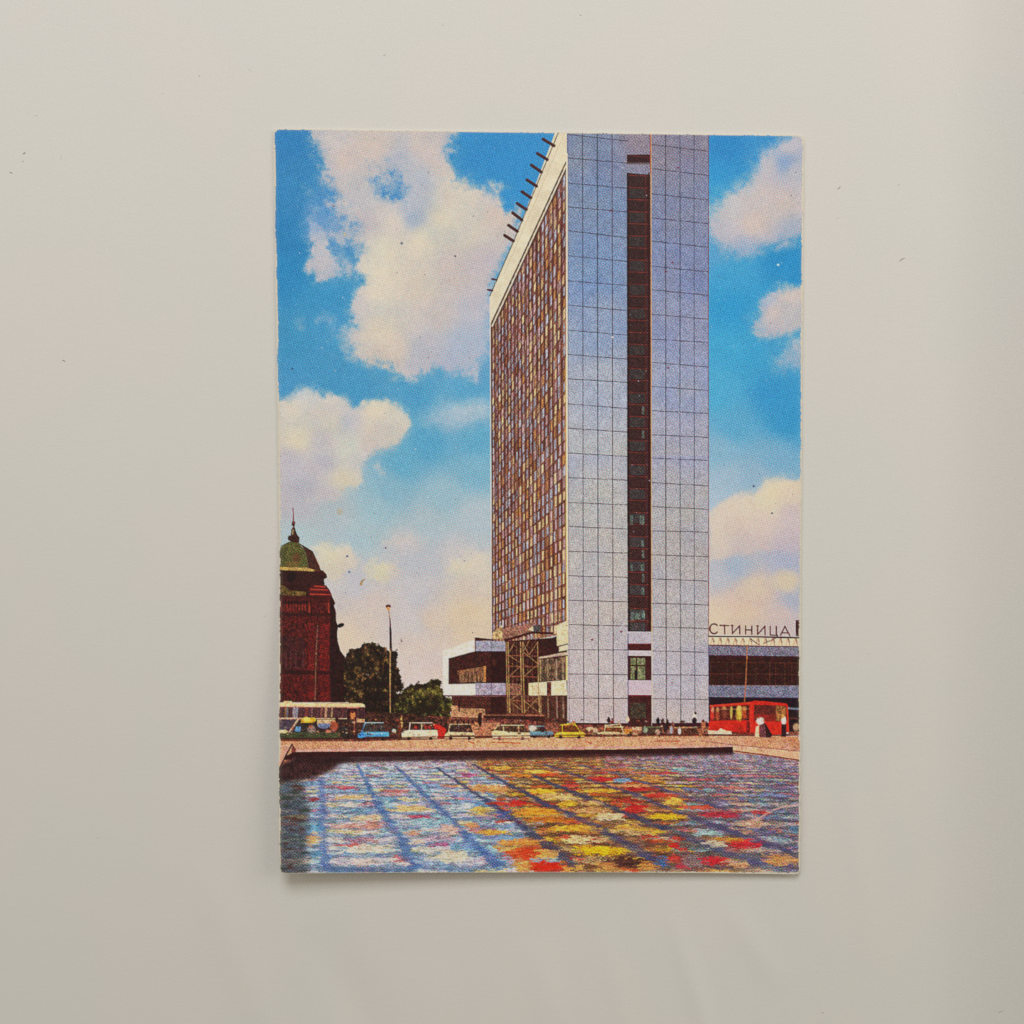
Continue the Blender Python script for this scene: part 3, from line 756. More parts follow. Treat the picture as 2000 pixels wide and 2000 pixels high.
fill(y1((110, 890), (590, 893), (690, 898), (738, 950), (742, 990), (702, 1010), (714, 1070), (560, 1085), (510, 1165), (350, 1165), (250, 1112), (190, 1092), (110, 1085)), (58, 28, 26), R_DOME, .3)
blob(*y1((290, 985))[0], 9, 10, (34, 18, 18), .9)
fill(y1((100, 1075), (560, 1080), (700, 1060), (720, 1090), (520, 1225), (100, 1215)), (56, 24, 22), R_DOME, .3)
fill(y1((110, 1080), (200, 1092), (270, 1150), (480, 1168), (470, 1215), (300, 1218), (110, 1205)), (100, 82, 44), R_DOME, .4)
fill(y1((560, 1078), (730, 1085), (775, 1140), (805, 1210), (515, 1212), (508, 1140)), (82, 26, 26), R_DOME, .2)
for yy, xa, xb in ((1095, 585, 715), (1135, 535, 750), (1195, 530, 790)):
    line(y1((xa, yy), (xb, yy + 8)), 2.6, (176, 70, 54), None, .8, .4)
R_CUP = region("printed_dome", R_DOME, "mottled green printed dome with gold rim and spire")
fill(y1((100, 640), (180, 590), (240, 548), (300, 528), (375, 545), (440, 620), (475, 700), (495, 780), (505, 870), (100, 870)), (88, 88, 50), R_CUP, .35, 1, 4, 4)
fill(y1((375, 545), (470, 600), (560, 655), (605, 750), (645, 850), (672, 905), (505, 880), (495, 780), (470, 680), (430, 600)), (74, 44, 36), R_CUP, .35)
blob(*y1((350, 740))[0], 8, 9, (104, 66, 42), .7, .6)
blob(*y1((300, 820))[0], 14, 6, (122, 96, 54), .6, .5)
line(y1((130, 605), (250, 545), (300, 528)), 1.8, (70, 60, 44), None, .8)
line(y1((440, 615), (480, 720), (500, 860)), 1.6, (90, 90, 70), None, .7)
line(y1((160, 640), (250, 550)), 1.2, (70, 70, 40), None, .5)
line(y1((600, 745), (650, 850)), 1.4, (170, 96, 50), None, .6)
fill(y1((100, 855), (490, 862), (600, 892), (700, 900), (700, 915), (100, 890)), (176, 150, 92), R_CUP, .2)
fill(y1((560, 895), (690, 898), (735, 945), (735, 990), (640, 930)), (72, 26, 24), None, .2)
fill(y1((240, 490), (250, 462), (280, 455), (285, 380), (300, 355), (330, 355), (350, 420), (370, 458), (390, 475), (388, 545), (340, 548), (250, 520)), (66, 38, 32), R_CUP, .35)
blob(*y1((305, 410))[0], 2.6, 6, (150, 140, 110), .8)
blob(*y1((312, 305))[0], 3.4, 5, (66, 28, 28), 1)
line(y1((306, 110), (316, 300)), 1.8, (128, 54, 52), R_CUP, 1, 0, 2.6)
line(y1((318, 320), (318, 360)), 2.6, (90, 40, 40))
# street lamp on the red building
R_L1 = region("printed_street_lamp")
blob(*y2((920, 170))[0], 7, 4, (26, 24, 26), 1, .2, R_L1, 0, .05, -.35)
line(y2((865, 185), (900, 180)), 2, (40, 20, 20))

# ---- trees
def tree(poly, dark, mid, light, seed):
    rg = region("printed_tree")
    x0, ya, x1, yb = bbox(poly, 10)
    m_ = polymask(poly, 1, 10)
    f = box_blur(m_[4], 3) + 1.5 * (fbm(yb - ya, x1 - x0, 8, 8, 4, seed, .7) - .5)
    al = smooth01(.38, .62, f).astype(np.float32)
    nz = fbm(yb - ya, x1 - x0, 5, 5, 3, seed + 1); nb = fbm(yb - ya, x1 - x0, 18, 18, 2, seed + 2)
    t = smooth01(.40, .72, nz * .6 + nb * .4)[..., None]
    t2 = smooth01(.60, .82, nz * .7 + nb * .3)[..., None]
    c = np.array(dark, np.float32) * (1 - t) + np.array(mid, np.float32) * t
    c = c * (1 - t2) + np.array(light, np.float32) * t2
    put(x0, ya, x1, yb, al, c, rg)


tree(y3((-60, 1000), (40, 945), (110, 895), (165, 880), (250, 880), (340, 840), (395, 825), (440, 870), (465, 1010), (550, 1025), (556, 1310), (-60, 1310)), (42, 32, 20), (88, 82, 38), (134, 126, 66), 401)
tree(y2((975, 540), (1010, 500), (1090, 462), (1150, 475), (1180, 405), (1270, 382), (1400, 392), (1440, 442), (1500, 452), (1540, 505), (1600, 492), (1660, 540), (1615, 620), (1640, 700), (1650, 775), (1712, 822),
        (1690, 880), (1742, 930), (1725, 985), (1620, 1010), (1600, 1420), (1220, 1420), (1220, 1170), (975, 1130)), (38, 26, 19), (86, 66, 38), (136, 108, 68), 411)
fill(y2((1230, 1000), (1600, 1000), (1600, 1400), (1240, 1400)), (34, 20, 18), None, .4, .6)
R_POST = region("printed_lamp_post", None, "thin printed lamp post standing before the trees")
line(y1((1526, 1385), (1545, 1560)) , 2.0, (150, 120, 112), R_POST, .95)
line(y1((1545, 1500), (1550, 1700), (1556, 1900)), 2, (92, 44, 48), R_POST, .95, 0, 4)
line(y2((1548, 200), (1556, 480)), 3.6, (50, 28, 30), R_POST, 1, 0, 4.4)
line(y2((1548, 470), (1548, 900), (1552, 1580)), 2.4, (172, 140, 104), R_POST, .95, .2)
line(y2((1566, 480), (1570, 1500)), 2.2, (40, 22, 20), None, .8, .3)
blob(*y1((1520, 1345))[0], 5, 3.4, (84, 24, 30), 1, .2, R_POST)
blob(*y1((1522, 1375))[0], 3.2, 3.6, (206, 150, 96), 1, .3, R_POST)

# ---- terminal on the right with its rooftop sign
R_TERM = region("printed_low_terminal", None, "low printed building right of the tower below its rooftop sign")
fill(y5((285, 350), (1450, 355), (1450, 460), (285, 448)), (222, 204, 176), None, .05)
fill(y5((285, 450), (1450, 458), (1450, 1400), (285, 1400)), (58, 28, 26), R_TERM, .28, 1, 5, 2)
fill(y5((287, 452), (1450, 462), (1450, 576), (287, 570)), (120, 118, 138), R_TERM, .16)
fill(y5((287, 940), (1450, 935), (1450, 1084), (287, 1084)), (118, 120, 142), R_TERM, .16)
fill(y5((287, 1085), (1450, 1085), (1450, 1180), (287, 1190)), (38, 18, 30), None, .3)
line(y5((287, 577), (1450, 582)), 2.4, (70, 26, 48), None, .9)
line(y5((287, 1087), (1450, 1089)), 2.4, (44, 22, 54), None, .9)
for yy in (655, 795):
    line(y5((290, yy), (1450, yy + 4)), 1.4, (112, 62, 44), None, .7, .5)
for xx in (310, 510, 575, 740, 860, 1030, 1100, 1215, 1300):
    line(y5((xx, 660), (xx, 930)), 1.4, (104, 66, 44), None, .6, .6)
line(y5((287, 937), (1450, 934)), 1.6, (150, 128, 116), None, .6, .4)
line(y5((395, 455), (395, 570)), 1.2, (84, 80, 110), None, .7)
line(y5((390, 945), (390, 1080)), 1.2, (84, 80, 110), None, .7)
line(y5((860, 945), (860, 1080)), 1.2, (84, 80, 110), None, .5)
line(y5((288, 448), (1450, 460)), 2.4, (96, 40, 44), R_TERM, .95, .2)
line(y5((285, 450), (287, 1400)), 1.8, (70, 90, 140), None, .6, .3)
R_SIGN = region("printed_rooftop_sign", R_TERM, "dark printed rooftop letters reading СТИНИЦА")
ink = (86, 36, 48)
line(y5((288, 338), (900, 342), (1450, 350)), 2.7, (52, 20, 26), R_SIGN, 1)
for k in range(12):
    xx = 330 + k * 92
    line(y5((xx, 360), (xx - 22, 440)), 1.4, (176, 120, 90), None, .7, .3)
    line(y5((xx, 360), (xx + 24, 440)), 1.4, (150, 92, 80), None, .8, .3)
    line(y5((xx + 10, 362), (xx + 26, 405)), 1.6, (70, 70, 64), None, .6)
line(y5((790, 360), (900, 440)), 1.6, (70, 36, 40), None, .8)
line(y5((1100, 360), (960, 420)), 1.6, (80, 40, 44), None, .8)


def letter(strokes, wd=2.5):
    rg = region("printed_letter", R_TERM)
    for st in strokes:
        line(y5(*st), wd, ink, rg, .97, .12)


letter([[(352 + 52 * math.cos(t), 246 + 60 * math.sin(t)) for t in np.linspace(math.radians(-45), math.radians(-318), 18)]], 2.7)
letter([[(425, 204), (532, 206)], [(480, 204), (482, 310)]])
letter([[(574, 205), (574, 306)], [(574, 304), (664, 208)], [(664, 205), (665, 308)], [(562, 204), (582, 204)]])
letter([[(736, 206), (736, 310)], [(812, 208), (812, 312)], [(736, 256), (812, 258)]])
letter([[(884, 208), (884, 312)], [(884, 310), (972, 212)], [(972, 208), (974, 316)], [(872, 207), (892, 207)]])
letter([[(1036, 212), (1038, 318)], [(1112, 214), (1112, 320)], [(1036, 318), (1122, 320)], [(1122, 318), (1122, 332)]])
letter([[(1162, 322), (1216, 212)], [(1216, 212), (1276, 326)], [(1184, 290), (1252, 292)]])
fill(y5((1345, 135), (1450, 135), (1450, 335), (1350, 330)), (72, 28, 38), R_SIGN, .3)
R_P2 = region("printed_flag_pole")
line(y5((756, 446), (752, 600), (738, 900), (722, 1135)), 2.0, (166, 108, 74), R_P2, .95, .2, 2.6)

# ---- square, vehicles and people
R_PLAZA = region("printed_square", None, "tan printed paving of the square in front of the pool")
m_ = polymask([(515, 1437), (760, 1446), (1080, 1438), (1300, 1436), (1600, 1440), (1600, 1500), (515, 1520)])
c = colour_field([(600, 1455, (194, 142, 112)), (800, 1452, (204, 154, 122)), (1000, 1452, (206, 160, 126)), (1200, 1450, (206, 154, 122)), (1400, 1452, (202, 150, 124)), (1550, 1445, (190, 128, 92)),
                  (1540, 1462, (192, 146, 134)), (1520, 1472, (204, 146, 112)), (700, 1465, (204, 150, 124))], *m_[:4])
put(*m_[:4], m_[4], c, R_PLAZA, .18, 2.2, 1.8)
fill([(780, 1400), (1000, 1408), (1110, 1418), (1228, 1421), (1388, 1421), (1388, 1440), (1080, 1443), (780, 1448)], (112, 66, 56), R_PLAZA, .7, .93, 3, 3)
fill([(1000, 1424), (1388, 1424), (1388, 1440), (1000, 1442)], (150, 96, 72), None, .6, .6, 4, 2)
# dark line where cars meet the ground
line([(540, 1448), (700, 1449), (900, 1444), (1080, 1441), (1300, 1437), (1440, 1438), (1580, 1436)], 4.2, (92, 44, 34), None, .85, .4)

for (xa, ya, xb, yb, c) in [(860, 1430, 990, 1440, (180, 120, 88)), (920, 1415, 975, 1442, (178, 122, 96))]:
    rect(xa, ya, xb, yb, c, None, .3)


def car(zf, bodyp, roofp, bc, wc, rg_label=None, pillars=()):
    rg = region("printed_car", None, rg_label)
    fill(zf(*roofp), tuple(v * .72 for v in wc), rg, .6, 1, 2.2, 2.2)
    line(zf(*roofp[1:3]), 1.8, bc, rg, .95)
    for p_ in pillars:
        line(zf(*p_), 1.8, bc, rg, .9)
    fill(zf(*bodyp), bc, rg, .12)
    xs_ = [p_[0] for p_ in bodyp]; ymax = max(p_[1] for p_ in bodyp)
    line(zf((min(xs_) + 15, ymax), (max(xs_) - 15, ymax)), 2, (96, 44, 40), None, .7, .4)
    (bx0, by0), (bx1, by1) = zf((min(xs_), ymax), (max(xs_), ymax))
    for t_ in (.2, .8):
        blob(bx0 + (bx1 - bx0) * t_, by0 - .6, 3.4, 3.0, (40, 24, 24), .9, .3, rg, 0, .05)
    line([(bx0 + 2, by0 - 5.2), (bx1 - 2, by1 - 5.2)], 1.2, tuple(v * .72 for v in bc), None, .6, .3)


fill([(690, 1392), (800, 1398), (872, 1410), (876, 1446), (690, 1448)], (70, 42, 34), R_PLAZA, .7, .95, 4, 3)
# white bus at the left
R_BUS = region("printed_bus", None, "white printed bus parked before the red building")
fill(y2((60, 1140), (1190, 1140), (1230, 1165), (1240, 1400), (60, 1400)), (84, 52, 56), R_BUS, .35, 1, 2.2, 4)
fill(y2((60, 1138), (210, 1135), (215, 1112), (315, 1115), (318, 1140), (1190, 1143), (1232, 1160), (1225, 1190), (1160, 1188), (1150, 1196), (60, 1182)), (228, 198, 152), R_BUS, .08)
line(y2((60, 1184), (1150, 1190)), 2, (196, 128, 124), None, .7, .3)
for xx, cc, ww in [(240, (150, 120, 84), 5), (262, (120, 130, 140), 4), (345, (166, 172, 182), 7), (380, (150, 160, 176), 6), (500, (128, 60, 54), 7), (570, (150, 120, 120), 3), (690, (150, 100, 90), 5), (745, (196, 164, 130), 6),
                   (790, (90, 60, 60), 4), (820, (180, 160, 110), 4), (960, (110, 60, 64), 5)]:
    line(y2((xx, 1205), (xx - 6, 1310)), ww * .8, cc, None, .75, .45)
fill(y2((60, 1318), (1230, 1330), (1230, 1380), (60, 1370)), (206, 156, 124), None, .25)
fill(y2((1010, 1196), (1130, 1200), (1120, 1570), (1010, 1570)), (56, 24, 28), R_BUS, .3)
line(y2((1012, 1200), (1150, 1196)), 2.2, (206, 130, 120), None, .9)
fill(y2((1160, 1200), (1225, 1200), (1235, 1340), (1160, 1340)), (74, 40, 44), None, .3)
R_PER = region("printed_person")
blob(*y2((1080, 1290))[0], 5, 8, (202, 130, 84), 1, .4, R_PER)
blob(*y2((1072, 1380))[0], 5, 10, (206, 134, 88), .9, .4, R_PER)
blob(*y2((1078, 1480))[0], 6, 10, (150, 90, 80), .9, .4, R_PER)
blob(*y2((1080, 1250))[0], 2.6, 3, (90, 44, 44), 1)
# dark row of cars in front of the bus
rect(528, 1408, 690, 1447, (62, 42, 38), None, .6)
rg = region("printed_car", None, "dark green printed car cut by the card's left edge")
fill(y2((60, 1500), (300, 1495), (900, 1500), (930, 1520), (910, 1575), (60, 1580)), (72, 76, 52), rg, .2)
fill(y2((340, 1500), (380, 1420), (440, 1370), (600, 1370), (640, 1440), (700, 1500)), (60, 48, 46), rg, .5)
fill(y2((350, 1490), (370, 1430), (435, 1428), (420, 1495)), (96, 136, 176), None, .2)
blob(*y2((560, 1465))[0], 8, 7, (176, 150, 140), .7)
blob(*y2((720, 1420))[0], 10, 6, (110, 124, 160), .8)
rg = region("printed_car", None, "cream printed car cut by the card's left edge beside the bus")
fill(y2((60, 1325), (410, 1325), (330, 1500), (60, 1500)), (84, 70, 84), rg, .3)
line(y2((60, 1328), (400, 1330)), 2.6, (206, 156, 132), rg)
line(y2((400, 1335), (285, 1500)), 2.8, (196, 158, 130), rg)
fill(y2((60, 1480), (250, 1465), (270, 1490), (250, 1510), (60, 1515)), (220, 200, 150), rg)
rg = region("printed_car", None, "printed car with yellow roof behind the dark green car")
fill(y2((440, 1330), (600, 1318), (615, 1350), (600, 1385), (430, 1385)), (206, 156, 52), rg, .2)
blob(*y2((500, 1335))[0], 7, 4, (232, 206, 110), .8)
rg = region("printed_car", None, "pale printed car between the bus and the dark green car")
fill(y2((630, 1345), (860, 1345), (870, 1400), (640, 1420)), (206, 170, 132), rg, .3)
fill(y2((640, 1390), (800, 1390), (800, 1440), (650, 1445)), (106, 116, 150), None, .3)
rg = region("printed_person")
blob(*y2((850, 1430))[0], 8, 10, (158, 84, 60), 1, .4, rg)
blob(*y2((878, 1340))[0], 3, 4, (50, 24, 24), 1)
blob(*y2((770, 1490))[0], 6, 3, (206, 130, 110), .9)
rect(*y2((930, 1440))[0], *y2((1010, 1560))[0], (50, 46, 44), None, .3)

car(y2, [(1140, 1560), (1150, 1520), (1210, 1500), (1530, 1500), (1535, 1555), (1220, 1560), (1170, 1590)], [(1180, 1500), (1230, 1385), (1460, 1385), (1490, 1500)], (84, 148, 198), (96, 84, 84), "blue printed car left of the lamp post",
    [((1185, 1520), (1235, 1392))])
blob(*y2((1190, 1545))[0], 7, 5, (70, 140, 216), .9)
line(y2((1230, 1384), (1460, 1384)), 2, (150, 176, 170), None, .9)
line(y2((1225, 1520), (1525, 1522)), 2, (140, 190, 206), None, .7)
rg = region("printed_person")
blob(*y2((1690, 1390))[0], 2.6, 12, (226, 190, 120), 1, .4, rg)
blob(*y2((1670, 1460))[0], 3.4, 14, (110, 54, 40), .9, .4)
blob(*y2((1600, 1490))[0], 4, 5, (190, 206, 206), .8)
blob(*y2((1590, 1540))[0], 5, 6, (70, 40, 36), .9)
rg = region("printed_car", None, "red printed car behind the white estate car")
fill(y3((350, 1310), (430, 1320), (500, 1370), (480, 1465), (390, 1470)), (190, 48, 36), rg, .15)
car(y3, [(15, 1395), (90, 1375), (400, 1375), (410, 1420), (400, 1470), (20, 1470)], [(95, 1385), (105, 1300), (345, 1300), (385, 1385)], (236, 220, 180), (108, 64, 56), "white printed estate car beside the red car",
    [((98, 1390), (108, 1302)), ((230, 1305), (232, 1380))])
line(y3((130, 1440), (390, 1440)), 2, (206, 170, 150), None, .8)
for xx in (170, 280, 320):
    blob(*y3((xx, 1350))[0], 3, 3, (176, 60, 44), .8)
car(y3, [(480, 1430), (520, 1395), (800, 1405), (815, 1440), (800, 1470), (480, 1470)], [(520, 1410), (535, 1315), (760, 1315), (790, 1410)], (224, 196, 150), (104, 70, 64), "cream printed car in the middle of the row",
    [((525, 1400), (538, 1320))])
line(y3((550, 1440), (800, 1440)), 3, (90, 40, 40), None, .8, .2)
car(y3, [(990, 1400), (1020, 1380), (1240, 1400), (1400, 1405), (1410, 1465), (1000, 1470)], [(1000, 1410), (1050, 1325), (1340, 1325), (1400, 1410)], (232, 208, 156), (120, 84, 66), "white printed saloon in front of the scaffold",
    [((1005, 1395), (1055, 1328)), ((1115, 1330), (1120, 1400)), ((1280, 1330), (1285, 1400))])
line(y3((1010, 1462), (1400, 1462)), 2, (206, 130, 130), None, .7)
car(y3, [(1400, 1390), (1650, 1390), (1660, 1430), (1640, 1450), (1410, 1440)], [(1390, 1400), (1395, 1335), (1560, 1335), (1600, 1400)], (112, 142, 160), (110, 84, 80), "small blue-grey printed car beside the yellow car")
blob(*y3((1440, 1360))[0], 8, 6, (226, 214, 200), .85)
blob(*y3((1540, 1375))[0], 5, 5, (60, 34, 34), .8)
car(y4, [(15, 1440), (60, 1410), (350, 1405), (380, 1430), (370, 1460), (20, 1470)], [(50, 1420), (80, 1325), (260, 1300), (340, 1410)], (226, 188, 62), (146, 84, 48), "yellow printed car at the tower's corner",
    [((108, 1320), (112, 1410)), ((255, 1310), (320, 1400))])
line(y4((100, 1325), (265, 1322)), 2, (226, 170, 80), None, .9)
fill(y4((380, 1350), (600, 1355), (600, 1420), (380, 1415)), (120, 74, 54), None, .7)
blob(*y4((430, 1365))[0], 8, 3, (226, 200, 160), .8)
blob(*y4((500, 1390))[0], 5, 5, (206, 186, 160), .8)
car(y4, [(450, 1430), (600, 1400), (830, 1410), (1000, 1420), (1010, 1440), (460, 1450)], [(600, 1410), (625, 1330), (800, 1310), (830, 1410)], (230, 200, 156), (160, 96, 58), "cream printed car below the stair windows",
    [((610, 1400), (622, 1320)), ((800, 1320), (830, 1400))])
line(y4((620, 1345), (830, 1345)), 2, (238, 210, 160), None, .9)
fill(y4((840, 1370), (940, 1370), (930, 1420), (850, 1420)), (206, 136, 62), None, .2)
fill(y4((930, 1345), (1050, 1345), (1050, 1385), (940, 1385)), (206, 160, 130), None, .2)
rg = region("printed_car", None, "dark green printed car among the people")
fill(y4((1050, 1345), (1280, 1345), (1300, 1430), (1050, 1430)), (76, 60, 50), rg, .5)
line(y4((1070, 1345), (1270, 1348)), 2, (96, 110, 80), rg, .9)
blob(*y4((1095, 1375))[0], 4, 7, (150, 176, 150), .8)
blob(*y4((1240, 1405))[0], 5, 5, (214, 196, 170), .9)
rg = region("printed_car", None, "brown printed car left of the red bus")
fill(y4((1430, 1350), (1690, 1345), (1730, 1415), (1430, 1425)), (92, 56, 44), rg, .5)
line(y4((1440, 1350), (1690, 1348)), 2, (190, 150, 110), rg, .9)
blob(*y4((1498, 1390))[0], 3, 7, (214, 206, 206), .9)
for (xx, yy, h_, cc) in [(1243, 1275, 7, (34, 22, 28)), (1300, 1300, 12, (56, 22, 30)), (1355, 1320, 12, (50, 24, 30)), (1415, 1340, 12, (120, 80, 76)), (1330, 1370, 8, (60, 40, 44)), (660, 1270, 6, (52, 30, 36)), (700, 1285, 4, (120, 50, 40)),
                         (885, 1255, 6, (228, 200, 170))]:
    rg = region("printed_person")
    blob(*y4((xx, yy))[0], 3.4, h_ * .8, cc, 1, .35, rg)
    blob(*y4((xx, yy - 30))[0], 2, 2.2, tuple(int(v * .8) for v in cc), .9)
blob(*y4((1400, 1380))[0], 3, 7, (176, 190, 206), .8)
rg = region("printed_person", None, "printed person in a white shirt standing left of the red bus")
blob(*y4((1675, 1215))[0], 4, 6, (230, 208, 186), 1, .3, rg)
blob(*y4((1688, 1180))[0], 2.4, 2.6, (60, 30, 34), 1, .3, rg)
blob(*y4((1675, 1270))[0], 4.4, 6.4, (44, 26, 38), 1, .3, rg)
rg = region("printed_person")
blob(*y4((1780, 1310))[0], 4.4, 8, (190, 120, 90), 1, .4, rg)
blob(*y4((1780, 1270))[0], 2.4, 2.6, (90, 40, 40), 1)
for xx in (570, 620, 690, 740, 790):
    blob(*y3((xx, 1290))[0], 2, 5, (50, 30, 28), .9)
    blob(*y3((xx + 6, 1270))[0], 2, 2, (90, 54, 44), .9)
rg = region("printed_person", None, "printed person in dark clothes walking by the low wing")
blob(*y3((860, 1270))[0], 4, 13, (44, 24, 24), 1, .3, rg)
blob(*y3((872, 1205))[0], 3, 3.4, (90, 40, 34), 1, .3, rg)

# red bus at the right
R_RB = region("printed_bus", None, "red printed bus at the right edge")
fill(y5((1250, 1180), (1450, 1180), (1450, 1520), (1260, 1520)), (44, 24, 30), None, .5)
line(y5((1255, 1210), (1450, 1225)), 4, (120, 136, 156), None, .8, .3)
blob(*y5((1350, 1440))[0], 7, 8, (206, 176, 140), .8)
line(y5((1260, 1335), (1450, 1340)), 2, (120, 60, 50), None, .8)
fill(y5((300, 1180), (560, 1158), (800, 1135), (850, 1122), (1000, 1130), (1235, 1155), (1250, 1180), (1266, 1500), (1150, 1535), (800, 1535), (560, 1500), (280, 1492), (284, 1380), (306, 1372)), (202, 46, 32), R_RB, .12, 1, 8, 8)
fill(y5((312, 1205), (780, 1172), (782, 1362), (312, 1370)), (92, 40, 30), None, .4)
line(y5((310, 1188), (780, 1150)), 2.4, (216, 78, 50), None, .8)
for xx, yy, rx, ry, cc in [(330, 1240, 3, 6, (214, 150, 120)), (330, 1310, 4, 8, (196, 60, 50)), (392, 1235, 3, 5, (200, 160, 110)), (395, 1310, 4, 9, (170, 84, 56)), (475, 1215, 4, 4, (200, 150, 100)), (480, 1280, 5, 8, (140, 80, 60)),
                           (560, 1270, 2.4, 13, (196, 176, 96)), (655, 1280, 6, 13, (212, 190, 80)), (655, 1210, 5, 4, (206, 180, 110)), (720, 1280, 4, 10, (190, 90, 50)), (720, 1215, 4, 4, (206, 150, 90)), (600, 1240, 3, 8, (60, 40, 34))]:
    blob(*y5((xx, yy))[0], rx, ry, cc, .85, .4)
line(y5((420, 1230), (780, 1225)), 1.4, (190, 150, 110), None, .6, .3)
fill(y5((838, 1170), (1232, 1182), (1240, 1372), (838, 1372)), (98, 42, 36), None, .28)
fill(y5((840, 1290), (1100, 1290), (1100, 1370), (840, 1370)), (142, 44, 36), None, .2, .8)
fill(y5((1105, 1180), (1225, 1190), (1225, 1365), (1105, 1365)), (142, 96, 58), None, .5)
line(y5((806, 1150), (808, 1520)), 5, (214, 58, 38), None, .9)
line(y5((1242, 1180), (1258, 1490)), 2.4, (216, 70, 46), None, .8)
fill(y5((270, 1490), (350, 1490), (380, 1510), (430, 1460), (500, 1490), (570, 1500), (570, 1530), (280, 1535)), (228, 190, 160), None, .15)
fill(y5((560, 1500), (840, 1510), (840, 1540), (570, 1530)), (120, 50, 36), None, .3)
blob(*y5((680, 1480))[0], 5, 6, (140, 40, 32), .8)
blob(*y5((765, 1440))[0], 4, 14, (110, 32, 34), .9)
rg = region("printed_person", None, "printed person in white bending beside the red bus")
blob(*y5((915, 1375))[0], 7.5, 8, (226, 212, 198), 1, .3, rg)
fill(y5((860, 1440), (900, 1420), (900, 1570), (845, 1560)), (224, 196, 160), rg, .1)
fill(y5((905, 1420), (970, 1390), (1000, 1480), (1000, 1570), (910, 1570)), (112, 66, 72), rg, .25)
fill(y5((965, 1380), (1060, 1540), (1040, 1570), (985, 1570)), (52, 26, 30), rg, .2)
rg = region("printed_person", None, "printed person in white shirt and dark trousers at the bus's front")
blob(*y5((1200, 1365))[0], 5, 8, (232, 224, 214), 1, .3, rg)
blob(*y5((1190, 1305))[0], 3, 4, (206, 146, 84), 1, .3, rg)
fill(y5((1172, 1410), (1232, 1405), (1228, 1560), (1170, 1560)), (54, 28, 34), rg, .2)
fill(y5((1270, 1500), (1450, 1490), (1450, 1545), (1270, 1540)), (150, 92, 74), None, .4)

for xa, ya, xb, yb in [(960, 1453, 1015, 1455), (1280, 1451, 1330, 1450), (915, 1452, 925, 1456), (1145, 1451, 1155, 1455)]:
    line([(xa, ya), (xb, yb)], 2.4, (168, 66, 44), None, .7, .6)

# ---- pool
# rim first
line([(575, 1468.5), (900, 1466), (1200, 1463.5), (1432, 1459.5)], 4.2, (206, 154, 150), None, .9, .2)
fill([(572, 1471), (900, 1469.5), (1200, 1467), (1433, 1461), (1434, 1473), (1200, 1476.5), (900, 1481), (545, 1486)], (58, 24, 28), None, .2)
R_POOL = region("printed_mosaic_pool", None, "printed pool with shimmering red, yellow and blue mosaic floor")
pool = [(515, 1506), (548, 1500), (574, 1482), (900, 1480), (1200, 1476), (1433, 1472), (1500, 1479), (1600, 1492), (1600, 1740), (515, 1740)]
m_ = polymask(pool)
x0, ya, x1, yb, mk = m_
h_, w_ = yb - ya, x1 - x0
gy, gx = np.mgrid[ya:yb, x0:x1].astype(np.float32)
gx += OX + .5; gy += OY + .5
VX, VY = 622.0, 1352.0
dd = (gy - VY)
wx = (fbm(h_, w_, 26, 7, 3, 501) - .5) * 26 * (dd / 300)
wy = (fbm(h_, w_, 40, 9, 3, 502) - .5) * 11 * (dd / 300)
px_, py_ = gx + wx, gy + wy
U = (px_ - VX) / (py_ - VY)
V = 1 / (py_ - VY)
row = np.floor((1 / 112.0 - V) / 2.15e-4).astype(int)
celln = np.floor((U + 4.98) / .5).astype(int)
fr = (U + 4.98) / .5 - celln
subi = np.floor(fr * 2.6 + (row * 37 % 11) / 11.).astype(int)
hh = np.abs((row * 7919 + celln * 104729 + subi * 1299709) * 2654435761 % 4294967296)
h1 = (hh % 1000) / 1000.; h2 = (hh // 1000 % 1000) / 1000.; h3 = (hh // 1000000 % 1000) / 1000.
pal_cool = np.array([(150, 178, 206), (190, 186, 192), (206, 196, 186), (214, 206, 182), (110, 160, 200), (176, 150, 166), (188, 120, 126), (150, 190, 198), (216, 196, 130)], np.float32)
pal_warm = np.array([(212, 158, 58), (206, 172, 92), (202, 98, 46), (184, 58, 44), (196, 176, 128), (190, 130, 76), (160, 138, 100), (150, 108, 80), (214, 172, 56)], np.float32)
pal_far = np.array([(146, 146, 168), (176, 164, 166), (112, 122, 156), (178, 112, 106), (196, 172, 146), (140, 162, 172), (112, 106, 126), (190, 150, 124), (164, 156, 150)], np.float32)
pal_low = np.array([(110, 140, 150), (130, 150, 140), (176, 170, 140), (96, 110, 140), (170, 70, 66), (140, 120, 110), (176, 130, 90), (90, 84, 100), (150, 160, 150)], np.float32)
i9 = (h1 * 9).astype(int).clip(0, 8)
nw = (fbm(h_, w_, 60, 30, 2, 503) - .5)
f_cool = 1 - smooth01(840, 980, gx - (gy - 1480) * .62 + nw * 160)
f_far = smooth01(1230, 1420, gx + (1560 - gy) * .8 + nw * 160)
f_low = .7 * smooth01(1230, 1400, gx + nw * 200) * (1 - f_far)
r_ = h2
pick = np.where(r_ < f_cool, 0, np.where(r_ < f_cool + (1 - f_cool) * f_far, 2, np.where(h3 < f_low, 3, 1)))
pc = np.stack([pal_cool[i9], pal_warm[i9], pal_far[i9], pal_low[i9]], 0)
tile = np.take_along_axis(pc, pick[None, ..., None].repeat(3, -1), 0)[0]
